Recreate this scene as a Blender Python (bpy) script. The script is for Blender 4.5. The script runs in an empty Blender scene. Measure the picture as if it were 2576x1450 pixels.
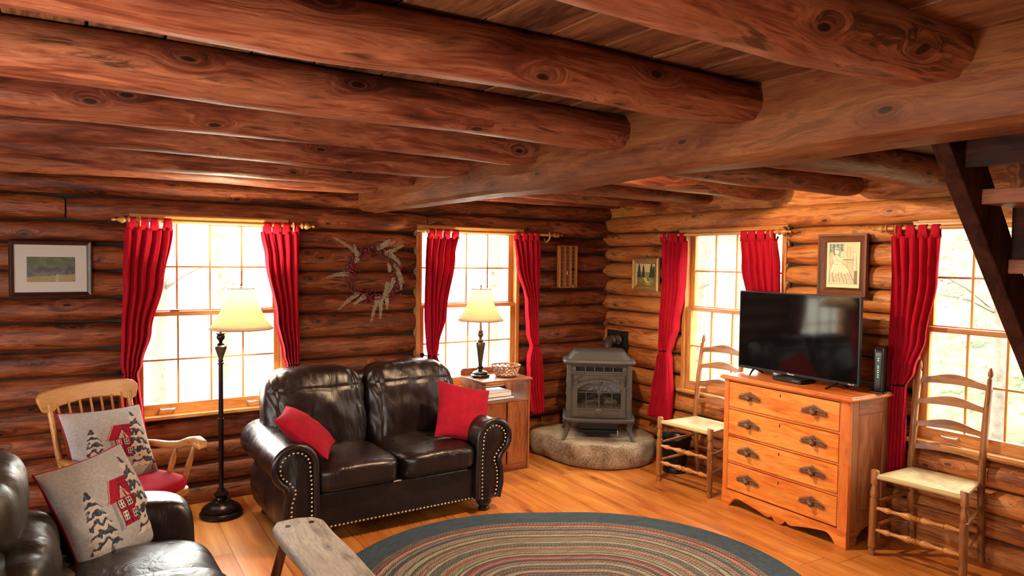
import bpy, math, random
from mathutils import Vector, Matrix, noise, Euler
PI = math.pi
sin, cos = math.sin, math.cos
random.seed(7)
C = bpy.context.scene.collection
V = Vector

# ------------------------------------------------------------------ materials
def nmat(name):
    m = bpy.data.materials.new(name); m.use_nodes = True
    nt = m.node_tree; b = nt.nodes['Principled BSDF']
    return m, nt, b
def link(nt, a, b): nt.links.new(a, b)
def node(nt, t, **k):
    n = nt.nodes.new(t)
    for a, v in k.items(): setattr(n, a, v)
    return n
def mathn(nt, op, a, b=None, c=None, clamp=False):
    n = node(nt, 'ShaderNodeMath', operation=op); n.use_clamp = clamp
    for i, x in enumerate((a, b, c)):
        if x is None: continue
        if isinstance(x, (int, float)): n.inputs[i].default_value = x
        else: link(nt, x, n.inputs[i])
    return n.outputs[0]
def mapr(nt, v, a, b, c=0., d=1.):
    n = node(nt, 'ShaderNodeMapRange'); link(nt, v, n.inputs[0])
    for i, x in enumerate((a, b, c, d)): n.inputs[i+1].default_value = x
    return n.outputs[0]
def ramp(nt, f, stops):
    n = node(nt, 'ShaderNodeValToRGB'); link(nt, f, n.inputs[0])
    r = n.color_ramp
    while len(r.elements) < len(stops): r.elements.new(.5)
    for e, (p, c) in zip(r.elements, stops):
        e.position = p; e.color = (*c, 1)
    return n.outputs[0]
def mixc(nt, f, a, b, mode='MIX'):
    n = node(nt, 'ShaderNodeMix', data_type='RGBA', blend_type=mode)
    for i, x in ((0, f), (6, a), (7, b)):
        if isinstance(x, (int, float)): n.inputs[i].default_value = x
        elif isinstance(x, tuple): n.inputs[i].default_value = (*x, 1)
        else: link(nt, x, n.inputs[i])
    return n.outputs[2]
def scaled(nt, v, s, off=(0, 0, 0), rot=(0, 0, 0)):
    n = node(nt, 'ShaderNodeMapping'); link(nt, v, n.inputs[0])
    n.inputs['Scale'].default_value = s; n.inputs['Location'].default_value = off
    n.inputs['Rotation'].default_value = rot
    return n.outputs[0]
def noisef(nt, v, scale=1., detail=3., rough=.55, dist=0.):
    n = node(nt, 'ShaderNodeTexNoise'); link(nt, v, n.inputs['Vector'])
    n.inputs['Scale'].default_value = scale; n.inputs['Detail'].default_value = detail
    n.inputs['Roughness'].default_value = rough; n.inputs['Distortion'].default_value = dist
    return n.outputs[0]
def bump(nt, b, h, s, d=.01):
    n = node(nt, 'ShaderNodeBump'); link(nt, h, n.inputs['Height'])
    n.inputs['Strength'].default_value = s; n.inputs['Distance'].default_value = d
    link(nt, n.outputs[0], b.inputs['Normal'])
def attr(nt, name, out='Vector'):
    return node(nt, 'ShaderNodeAttribute', attribute_name=name).outputs[out]
def plain(name, col, rough=.5, metal=0., spec=.5, coat=0., emit=None, es=0., bumps=None):
    m, nt, b = nmat(name)
    b.inputs['Base Color'].default_value = (*col, 1); b.inputs['Roughness'].default_value = rough
    b.inputs['Metallic'].default_value = metal; b.inputs['Specular IOR Level'].default_value = spec
    b.inputs['Coat Weight'].default_value = coat
    if emit: b.inputs['Emission Color'].default_value = (*emit, 1); b.inputs['Emission Strength'].default_value = es
    if bumps:
        tc = node(nt, 'ShaderNodeTexCoord').outputs['Object']
        n = noisef(nt, tc, bumps[0], 4); bump(nt, b, n, bumps[1], bumps[2])
        mm = mixc(nt, mapr(nt, n, .3, .7, 0, bumps[3] if len(bumps) > 3 else .15), tuple(col), tuple(c*.45 for c in col)); link(nt, mm, b.inputs['Base Color'])
    return m
def wood(name, dark, mid, light, rough=.45, grain=1., knots=.8, streak=.5, along=1.2, fine=34., bmp=.25, coat=0., kscale=(2.6, 6.5), kdim='3D', spec=.4):
    """wood that follows the 'wc' attribute: x runs along the grain"""
    m, nt, b = nmat(name)
    wc = attr(nt, 'wc')
    warp = noisef(nt, scaled(nt, wc, (2.2, 7, 7)), 1, 3)
    vv = node(nt, 'ShaderNodeVectorMath', operation='MULTIPLY_ADD')
    link(nt, warp, vv.inputs[0]); vv.inputs[1].default_value = (.05, .05, .05); link(nt, wc, vv.inputs[2]); wv = vv.outputs[0]
    kd = None
    if knots:
        vor = node(nt, 'ShaderNodeTexVoronoi', voronoi_dimensions=kdim); link(nt, scaled(nt, wv, (kscale[0], kscale[1], kscale[1])), vor.inputs['Vector']); vor.inputs['Scale'].default_value = 1.
        kd = vor.outputs['Distance']
        spare = node(nt, 'ShaderNodeSeparateColor'); link(nt, vor.outputs['Color'], spare.inputs[0])
        # only some cells carry a knot
        kd = mathn(nt, 'ADD', kd, mathn(nt, 'MULTIPLY', mathn(nt, 'GREATER_THAN', spare.outputs[0], .6), 1.))
        kwarp = mapr(nt, kd, .0, .26, 1., 0.)
        kw = node(nt, 'ShaderNodeVectorMath', operation='MULTIPLY_ADD'); link(nt, kwarp, kw.inputs[0]); kw.inputs[1].default_value = (0, .05, .05); link(nt, wv, kw.inputs[2]); wv = kw.outputs[0]
    big = noisef(nt, scaled(nt, wv, (along*1.5, fine*.42, fine*.42)), 1, 5, .62, .7)
    st = noisef(nt, scaled(nt, wv, (along*4., fine*1.6, fine*1.6)), 1, 5, .68, 1.2)
    fi = noisef(nt, scaled(nt, wv, (along*7, fine*7, fine*7)), 1, 3, .6)
    pat = noisef(nt, scaled(nt, wc, (.9, 3, 3)), 1, 3, .6)
    f = mathn(nt, 'ADD', mathn(nt, 'MULTIPLY', big, .50), mathn(nt, 'ADD', mathn(nt, 'MULTIPLY', st, .35), mathn(nt, 'MULTIPLY', pat, .15)))
    col = ramp(nt, f, [(.41, dark), (.49, mid), (.565, light)])
    dk = mathn(nt, 'MULTIPLY', mapr(nt, big, .50, .60, 0, 1), mapr(nt, st, .47, .58, 0, streak))
    col = mixc(nt, dk, col, tuple(c*.30 for c in dark))
    col = mixc(nt, mapr(nt, fi, .40, .75, 0, .40*grain), col, tuple(c*.35 for c in mid), 'MIX')
    if knots:
        k2 = mapr(nt, kd, .16, .07, 0, knots*.6); col = mixc(nt, k2, col, tuple(c*.7 for c in dark))
        k3 = mathn(nt, 'MULTIPLY', mapr(nt, kd, .085, .07, 0, 1), mapr(nt, kd, .05, .065, 0, knots*.25)); col = mixc(nt, k3, col, light)
        k1 = mapr(nt, kd, .058, .038, 0, knots); col = mixc(nt, k1, col, tuple(c*.45 for c in dark))
    link(nt, col, b.inputs['Base Color'])
    link(nt, mapr(nt, st, .3, .7, rough-.08, rough+.14), b.inputs['Roughness'])
    b.inputs['Specular IOR Level'].default_value = spec; b.inputs['Coat Weight'].default_value = coat; b.inputs['Coat Roughness'].default_value = .3
    bump(nt, b, mathn(nt, 'ADD', st, mathn(nt, 'MULTIPLY', fi, .5)), bmp, .006)
    return m
def painted(name, rough=.7, spec=.3):
    m, nt, b = nmat(name); link(nt, attr(nt, 'Col', 'Color'), b.inputs['Base Color'])
    b.inputs['Roughness'].default_value = rough; b.inputs['Specular IOR Level'].default_value = spec
    tc = node(nt, 'ShaderNodeTexCoord').outputs['Object']; bump(nt, b, noisef(nt, tc, 260, 2), .25, .002)
    return m
M = {}
M['log_a'] = wood('shaded_wall_log', (.050, .011, .005), (.195, .044, .013), (.42, .130, .045), .40, streak=.85, knots=.95, along=1.0, fine=20, bmp=.6, kdim='2D')  # long wall's weaker light is mostly put into this darker colour
M['log_b'] = wood('lit_wall_log', (.20, .050, .013), (.54, .175, .042), (.78, .33, .095), .42, streak=.75, knots=.95, along=1.0, fine=20, bmp=.6, kdim='2D')  # same logs, the window wall's stronger light put into a brighter orange
M['joist'] = wood('ceiling_log_wood', (.060, .016, .009), (.205, .054, .026), (.44, .165, .080), .40, streak=.85, knots=1., along=.8, fine=17, bmp=.6, coat=.0, spec=.3, kdim='2D')
M['beam'] = wood('hewn_beam_wood', (.115, .032, .012), (.195, .062, .020), (.29, .112, .038), .5, streak=.5, knots=1., along=1.0, fine=13, bmp=.5, kdim='2D', spec=.25)
M['board'] = wood('ceiling_board_wood', (.05, .018, .010), (.15, .058, .025), (.30, .13, .055), .5, streak=.7, knots=.9, along=.9, fine=16)
M['window_wood'] = wood('honey_window_wood', (.45, .17, .04), (.58, .25, .07), (.68, .32, .10), .35, streak=.1, knots=0, fine=40, bmp=.06, coat=.2)
M['dresser'] = wood('orange_pine', (.56, .125, .018), (.76, .215, .032), (.84, .33, .065), .34, streak=.22, knots=.35, along=.9, fine=16, bmp=.08, coat=.3)
M['dresser_red'] = wood('red_pine_edges', (.44, .075, .012), (.64, .145, .022), (.72, .22, .04), .36, streak=.25, knots=.3, along=.9, fine=16, bmp=.1, coat=.25)
M['dresser_side'] = wood('brown_pine_side', (.16, .035, .01), (.28, .075, .02), (.40, .14, .045), .4, streak=.3, knots=.3, along=.9, fine=16, bmp=.1, coat=.2)
M['carved'] = plain('carved_walnut', (.13, .055, .028), .42, bumps=(60, .3, .004, .5))
M['chair'] = wood('turned_maple', (.17, .052, .013), (.31, .115, .029), (.43, .185, .055), .38, streak=.2, knots=0, fine=40, bmp=.1, coat=.2)
M['rocker'] = wood('honey_maple', (.30, .10, .02), (.47, .195, .045), (.60, .29, .085), .3, streak=.12, knots=0, fine=30, bmp=.06, coat=.35)
M['cabinet'] = wood('reddish_cabinet_wood', (.13, .032, .01), (.27, .075, .022), (.40, .14, .045), .32, streak=.35, knots=.1, fine=26, bmp=.08, coat=.35)
M['bench'] = wood('weathered_plank', (.14, .105, .08), (.33, .27, .215), (.50, .43, .36), .6, streak=.35, knots=.9, along=1.4, fine=20, bmp=.3)
M['stair'] = wood('dark_stair_wood', (.014, .005, .004), (.04, .012, .007), (.075, .022, .011), .6, streak=.5, knots=.8, fine=18, spec=.15)
M['tread'] = wood('stair_tread_wood', (.13, .035, .012), (.24, .07, .022), (.33, .11, .035), .5, streak=.4, knots=0, fine=18)
M['frame_brown'] = wood('walnut_frame', (.07, .022, .01), (.15, .05, .022), (.21, .075, .035), .4, streak=.3, knots=0, fine=40, bmp=.1)
M['frame_dark'] = wood('mahogany_frame', (.018, .004, .004), (.035, .008, .007), (.05, .013, .01), .3, streak=.3, knots=0, fine=40, bmp=.1, coat=.4)
M['tray'] = wood('tray_pine', (.36, .13, .03), (.50, .20, .05), (.58, .26, .08), .45, streak=.1, knots=0, fine=40)
M['gold'] = plain('old_gilt', (.52, .32, .11), .40, .45, bumps=(90, .6, .004, .7))
M['brass'] = plain('antique_brass', (.17, .115, .07), .27, .85)
M['nail'] = plain('bright_brass_nail', (.75, .62, .42), .25, .9)
M['bronze'] = plain('dark_bronze', (.030, .021, .017), .28, .75)
M['black_metal'] = plain('black_metal', (.015, .014, .014), .35, .6)
M['steel'] = plain('brushed_nickel', (.75, .72, .68), .22, .95)
M['cast_iron'] = plain('grey_cast_iron', (.078, .066, .055), .50, .25, bumps=(220, .25, .002, .3))
M['stove_dark'] = plain('sooty_iron', (.012, .011, .010), .6, .2)
M['black_plastic'] = plain('black_plastic', (.008, .008, .009), .33)
M['screen'] = plain('glossy_dark_screen', (.003, .003, .0035), .06, spec=.55)
M['led_green'] = plain('green_light', (.0, .3, .02), .4, emit=(.08, 1, .25), es=6)
M['led_red'] = plain('red_light', (.3, .05, .02), .4, emit=(1, .25, .1), es=6)
M['white_print'] = plain('white_lettering', (.8, .8, .8), .5)
M['plaster'] = plain('pale_chinking', (.36, .26, .15), .9, bumps=(40, .8, .01, .4))
M['paper'] = plain('white_pages', (.78, .74, .66), .8)
M['book_blue'] = plain('navy_book_cloth', (.02, .04, .10), .45, bumps=(90, .2, .001))
M['book_white'] = plain('cream_book_jacket', (.80, .77, .70), .5)
M['wicker'] = wood('basket_cane', (.13, .05, .02), (.30, .13, .055), (.48, .25, .12), .5, streak=.4, knots=0, fine=60)
M['mat_board'] = plain('pale_mount_board', (.62, .55, .56), .75)
M['painted'] = painted('printed_picture', .45)
M['canvas'] = painted('oil_on_canvas', .6)
M['applique'] = painted('appliqued_linen', .9, .15)
M['berry'] = plain('burgundy_berry', (.20, .010, .028), .25, coat=.4)
M['sage'] = plain('dusty_sage_leaf', (.42, .38, .24), .75, bumps=(300, .3, .001, .5))
M['twig'] = plain('brown_twig', (.10, .05, .03), .8)
M['dark_backing'] = plain('seam_shade_and_backing', (.02, .016, .013), .9)  # near-black: seam shade behind the wall logs, also picture backs
M['shade_trim'] = plain('shade_braid', (.36, .22, .18), .8)
M['marble'] = plain('green_marble_resin', (.10, .08, .045), .25, .2, coat=.6, bumps=(35, .05, .001, .85))
M['bulb'] = plain('frosted_bulb', (1, .85, .6), .5, emit=(1, .72, .38), es=25)

def leather(name, col, rough):
    m, nt, b = nmat(name)
    tc = node(nt, 'ShaderNodeTexCoord').outputs['Object']
    n1 = noisef(nt, tc, 3.5, 3, .5, .3); n2 = noisef(nt, tc, 420, 2)
    n3 = noisef(nt, scaled(nt, tc, (9, 9, 3)), 1, 4, .55, 1.2)
    link(nt, mixc(nt, mapr(nt, n1, .3, .7), tuple(c*.6 for c in col), tuple(c*1.5 for c in col)), b.inputs['Base Color'])
    link(nt, mapr(nt, n3, .3, .7, rough-.06, rough+.1), b.inputs['Roughness'])
    b.inputs['Coat Weight'].default_value = .1; b.inputs['Coat Roughness'].default_value = .25
    h = mathn(nt, 'ADD', mathn(nt, 'MULTIPLY', n3, 1.), mathn(nt, 'MULTIPLY', n2, .06))
    bump(nt, b, h, .35, .02)
    return m
M['leather'] = leather('dark_brown_leather', (.013, .0055, .005), .30)
M['leather_grey'] = leather('worn_olive_brown_leather', (.030, .025, .018), .38)
def fabric(name, col, trans=0., var=.35, scale=500):
    m, nt, b = nmat(name)
    tc = node(nt, 'ShaderNodeTexCoord').outputs['Object']
    n = noisef(nt, tc, 14, 4, .6); w = noisef(nt, tc, scale, 2)
    c = mixc(nt, mapr(nt, n, .3, .7, 0, var), tuple(col), tuple(x*.45 for x in col)); link(nt, c, b.inputs['Base Color'])
    b.inputs['Roughness'].default_value = .85; b.inputs['Specular IOR Level'].default_value = .15
    b.inputs['Sheen Weight'].default_value = .25; b.inputs['Sheen Tint'].default_value = (*[min(1, x*1.6+.05) for x in col], 1)
    bump(nt, b, w, .3, .002)
    if trans:
        t = node(nt, 'ShaderNodeBsdfTranslucent'); t.inputs[0].default_value = (*[min(1, x*1.3) for x in col], 1)
        mx = node(nt, 'ShaderNodeMixShader'); mx.inputs[0].default_value = trans
        link(nt, b.outputs[0], mx.inputs[1]); link(nt, t.outputs[0], mx.inputs[2])
        link(nt, mx.outputs[0], nt.nodes['Material Output'].inputs[0])
    return m
M['curtain'] = fabric('crimson_curtain_cloth', (.50, .007, .026), .07, .35)
M['red_linen'] = fabric('red_linen', (.34, .006, .022), 0, .6, 300)
M['red_seat'] = fabric('crimson_velvet', (.42, .006, .03))
M['plaid'] = None
M['shade'] = None
def shade_mat():
    m, nt, b = nmat('cream_lamp_shade')
    t = node(nt, 'ShaderNodeBsdfTranslucent'); t.inputs[0].default_value = (1., .87, .64, 1)
    d = node(nt, 'ShaderNodeBsdfDiffuse'); d.inputs[0].default_value = (.50, .37, .26, 1)
    mx = node(nt, 'ShaderNodeMixShader'); mx.inputs[0].default_value = .52
    link(nt, d.outputs[0], mx.inputs[1]); link(nt, t.outputs[0], mx.inputs[2]); link(nt, mx.outputs[0], nt.nodes['Material Output'].inputs[0])
    return m
M['shade'] = shade_mat()
def plaid_mat():
    m, nt, b = nmat('red_plaid_backing')
    tc = node(nt, 'ShaderNodeTexCoord').outputs['Object']
    s = node(nt, 'ShaderNodeSeparateXYZ'); link(nt, tc, s.inputs[0])
    col = None
    fx = mathn(nt, 'FRACT', mathn(nt, 'MULTIPLY', s.outputs[0], 14)); fy = mathn(nt, 'FRACT', mathn(nt, 'MULTIPLY', s.outputs[1], 14))
    a = mathn(nt, 'LESS_THAN', fx, .4); c = mathn(nt, 'LESS_THAN', fy, .4)
    col = mixc(nt, mathn(nt, 'MULTIPLY', mathn(nt, 'ADD', a, c), .42), (.32, .015, .03), (.01, .008, .012))
    link(nt, col, b.inputs['Base Color']); b.inputs['Roughness'].default_value = .9
    return m
M['plaid'] = plaid_mat()
def glass_mat(name, tint=(1, 1, 1)):
    m, nt, b = nmat(name); nt.nodes.remove(b)
    t = node(nt, 'ShaderNodeBsdfTransparent'); t.inputs[0].default_value = (*tint, 1)
    g = node(nt, 'ShaderNodeBsdfGlossy'); g.inputs['Roughness'].default_value = .02
    fr = node(nt, 'ShaderNodeFresnel'); geo = node(nt, 'ShaderNodeNewGeometry')
    link(nt, mathn(nt, 'MULTIPLY_ADD', geo.outputs['Backfacing'], -.7603, 1.45), fr.inputs[0])     # the same reflectance from either side of a thin pane
    mx = node(nt, 'ShaderNodeMixShader'); link(nt, fr.outputs[0], mx.inputs[0])
    link(nt, t.outputs[0], mx.inputs[1]); link(nt, g.outputs[0], mx.inputs[2]); link(nt, mx.outputs[0], nt.nodes['Material Output'].inputs[0])
    return m
M['glass'] = glass_mat('clear_glass', (.98, 1, .98))
M['stove_glass'] = glass_mat('stove_glass', (.75, .75, .72))
def floor_mat():
    m, nt, b = nmat('wide_pine_floorboards')
    tc = node(nt, 'ShaderNodeTexCoord').outputs['Object']
    tc = scaled(nt, tc, (1, 1, 1), (0, 0, 0), (0, 0, .035))
    s = node(nt, 'ShaderNodeSeparateXYZ'); link(nt, tc, s.inputs[0])
    px = mathn(nt, 'DIVIDE', mathn(nt, 'ADD', s.outputs[0], 10.07), .215)
    idx = mathn(nt, 'FLOOR', px); fx = mathn(nt, 'FRACT', px)
    wn = node(nt, 'ShaderNodeTexWhiteNoise', noise_dimensions='1D'); link(nt, idx, wn.inputs['W'])
    r = wn.outputs['Value']
    py = mathn(nt, 'DIVIDE', mathn(nt, 'ADD', s.outputs[1], mathn(nt, 'MULTIPLY', r, 3.)), 2.6)
    iy = mathn(nt, 'FLOOR', py); fy = mathn(nt, 'FRACT', py)
    wn2 = node(nt, 'ShaderNodeTexWhiteNoise', noise_dimensions='2D')
    cb = node(nt, 'ShaderNodeCombineXYZ'); link(nt, idx, cb.inputs[0]); link(nt, iy, cb.inputs[1]); link(nt, cb.outputs[0], wn2.inputs['Vector'])
    r2 = wn2.outputs['Value']
    co = node(nt, 'ShaderNodeCombineXYZ'); link(nt, s.outputs[1], co.inputs[0]); link(nt, s.outputs[0], co.inputs[1]); link(nt, mathn(nt, 'MULTIPLY', r2, 37), co.inputs[2])
    wv = co.outputs[0]
    vor = node(nt, 'ShaderNodeTexVoronoi'); link(nt, scaled(nt, wv, (2.0, 5.5, 1)), vor.inputs['Vector']); vor.inputs['Scale'].default_value = 1.
    vor.inputs['Randomness'].default_value = 1.
    kd = vor.outputs['Distance']
    kw = node(nt, 'ShaderNodeVectorMath', operation='MULTIPLY_ADD'); link(nt, mapr(nt, kd, 0, .4, 1, 0), kw.inputs[0]); kw.inputs[1].default_value = (0, .05, 0); link(nt, wv, kw.inputs[2]); wv = kw.outputs[0]
    big = noisef(nt, scaled(nt, wv, (.9, 6, 1)), 1, 4, .6, .5)
    st = noisef(nt, scaled(nt, wv, (1.6, 26, 1)), 1, 4, .6, .8)
    f = mathn(nt, 'ADD', mathn(nt, 'MULTIPLY', big, .65), mathn(nt, 'MULTIPLY', st, .35))
    col = ramp(nt, f, [(.32, (.30, .075, .016)), (.48, (.54, .18, .033)), (.63, (.70, .31, .070))])
    col = mixc(nt, mapr(nt, r2, 0, 1, 0, .30), col, (.30, .07, .015))
    col = mixc(nt, mapr(nt, kd, .12, .05, 0, .85), col, (.13, .022, .006))
    col = mixc(nt, mapr(nt, kd, .26, .12, 0, .3), col, (.28, .06, .012))
    g1 = mathn(nt, 'MAXIMUM', mathn(nt, 'LESS_THAN', fx, .013), mathn(nt, 'LESS_THAN', fy, .0013))
    col = mixc(nt, mathn(nt, 'MULTIPLY', g1, .85), col, (.05, .012, .004))
    link(nt, col, b.inputs['Base Color'])
    link(nt, mapr(nt, big, .3, .7, .24, .38), b.inputs['Roughness'])
    h = mathn(nt, 'SUBTRACT', mathn(nt, 'MULTIPLY', st, .25), g1); bump(nt, b, h, .25, .004)
    return m
M['floor'] = floor_mat()
def stone_mat():
    m, nt, b = nmat('rough_granite')
    tc = node(nt, 'ShaderNodeTexCoord').outputs['Object']
    a = noisef(nt, tc, 7, 5, .6); c = noisef(nt, tc, 90, 4, .7); d = noisef(nt, tc, 260, 2)
    col = ramp(nt, mathn(nt, 'ADD', mathn(nt, 'MULTIPLY', a, .4), mathn(nt, 'MULTIPLY', c, .6)), [(.36, (.10, .065, .04)), (.5, (.34, .26, .18)), (.62, (.52, .44, .34))])
    link(nt, col, b.inputs['Base Color']); b.inputs['Roughness'].default_value = .9
    bump(nt, b, mathn(nt, 'ADD', c, mathn(nt, 'MULTIPLY', d, .4)), .8, .012)
    return m
M['stone'] = stone_mat()
def rush_mat(name, light, dark):
    m, nt, b = nmat(name)
    wc = attr(nt, 'wc')
    st = noisef(nt, scaled(nt, wc, (2, 130, 130)), 1, 3, .6); bg = noisef(nt, scaled(nt, wc, (3, 9, 9)), 1, 3)
    link(nt, mixc(nt, mapr(nt, mathn(nt, 'ADD', mathn(nt, 'MULTIPLY', st, .5), mathn(nt, 'MULTIPLY', bg, .5)), .4, .62), light, dark), b.inputs['Base Color'])
    b.inputs['Roughness'].default_value = .6; bump(nt, b, st, .5, .004)
    return m
M['rush'] = rush_mat('woven_rush', (.66, .52, .27), (.38, .24, .09))
def rug_mat():
    m, nt, b = nmat('braided_wool')
    a = attr(nt, 'rug'); s = node(nt, 'ShaderNodeSeparateXYZ'); link(nt, a, s.inputs[0])
    d, t = s.outputs[0], s.outputs[1]           # distance in from the edge, length along the braid
    w = .0135
    q = mathn(nt, 'DIVIDE', d, w); ring = mathn(nt, 'FLOOR', q); fr = mathn(nt, 'FRACT', q)
    wn = node(nt, 'ShaderNodeTexWhiteNoise', noise_dimensions='1D'); link(nt, ring, wn.inputs['W'])
    base = ramp(nt, wn.outputs['Value'], [(0., (.30, .24, .165)), (.22, (.15, .15, .145)), (.42, (.38, .30, .22)), (.58, (.17, .12, .10)), (.72, (.34, .035, .04)), (.86, (.22, .20, .15))])
    base.node.color_ramp.interpolation = 'CONSTANT'
    wn3 = node(nt, 'ShaderNodeTexWhiteNoise', noise_dimensions='1D'); link(nt, mathn(nt, 'ADD', ring, 51.3), wn3.inputs['W'])
    sec = ramp(nt, wn3.outputs['Value'], [(0., (.055, .075, .09)), (.25, (.42, .37, .27)), (.5, (.10, .11, .07)), (.7, (.30, .06, .06)), (.85, (.50, .46, .36))])
    sec.node.color_ramp.interpolation = 'CONSTANT'
    ph = mathn(nt, 'ADD', mathn(nt, 'DIVIDE', t, .021), mathn(nt, 'MULTIPLY', mathn(nt, 'ABSOLUTE', mathn(nt, 'SUBTRACT', fr, .5)), 1.1))
    pf = mathn(nt, 'FRACT', ph)
    cb = node(nt, 'ShaderNodeCombineXYZ'); link(nt, mathn(nt, 'FLOOR', ph), cb.inputs[0]); link(nt, ring, cb.inputs[1])
    wn4 = node(nt, 'ShaderNodeTexWhiteNoise', noise_dimensions='2D'); link(nt, cb.outputs[0], wn4.inputs['Vector'])
    inner = mixc(nt, mathn(nt, 'LESS_THAN', pf, .45), base, sec)
    inner = mixc(nt, mapr(nt, wn4.outputs['Value'], .6, 1., 0, .45), inner, (.05, .04, .04))
    blue = mixc(nt, mapr(nt, wn4.outputs['Value'], 0, 1, 0, .6), (.055, .085, .115), (.105, .135, .16))
    col = mixc(nt, mathn(nt, 'GREATER_THAN', d, .185), blue, inner)
    link(nt, col, b.inputs['Base Color']); b.inputs['Roughness'].default_value = .95; b.inputs['Specular IOR Level'].default_value = .1
    hh = mathn(nt, 'ADD', mathn(nt, 'SINE', mathn(nt, 'MULTIPLY', fr, PI)), mathn(nt, 'MULTIPLY', mathn(nt, 'SINE', mathn(nt, 'MULTIPLY', pf, PI)), .6))
    bump(nt, b, hh, .9, .006)
    return m
M['rug'] = rug_mat()
def hill_mat():
    m, nt, b = nmat('leafy_spring_ground')
    tc = node(nt, 'ShaderNodeTexCoord').outputs['Object']
    a = noisef(nt, tc, 1.1, 6, .7, .6); c = noisef(nt, tc, 7, 5, .7)
    f = mathn(nt, 'ADD', mathn(nt, 'MULTIPLY', a, .5), mathn(nt, 'MULTIPLY', c, .5))
    col = ramp(nt, f, [(.40, (.012, .014, .006)), (.47, (.042, .056, .018)), (.54, (.085, .098, .045))])
    glare_ground = ramp(nt, f, [(.38, (.18, .16, .12)), (.52, (.40, .37, .30))])  # white glare beyond the long-wall windows put into paler ground colour
    sp = node(nt, 'ShaderNodeSeparateXYZ'); link(nt, tc, sp.inputs[0])
    side = mapr(nt, mathn(nt, 'SUBTRACT', sp.outputs[1], mathn(nt, 'MULTIPLY', sp.outputs[0], 1.05)), -.5, 1.5, 0, 1)
    col = mixc(nt, side, col, glare_ground)
    link(nt, col, b.inputs['Base Color']); b.inputs['Roughness'].default_value = 1.
    return m
M['hill'] = hill_mat()
M['bark'] = plain('pale_bark', (.16, .13, .10), .9, bumps=(9, .6, .03, .9))
M['leaf'] = plain('young_leaves', (.14, .20, .06), .8)

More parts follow.
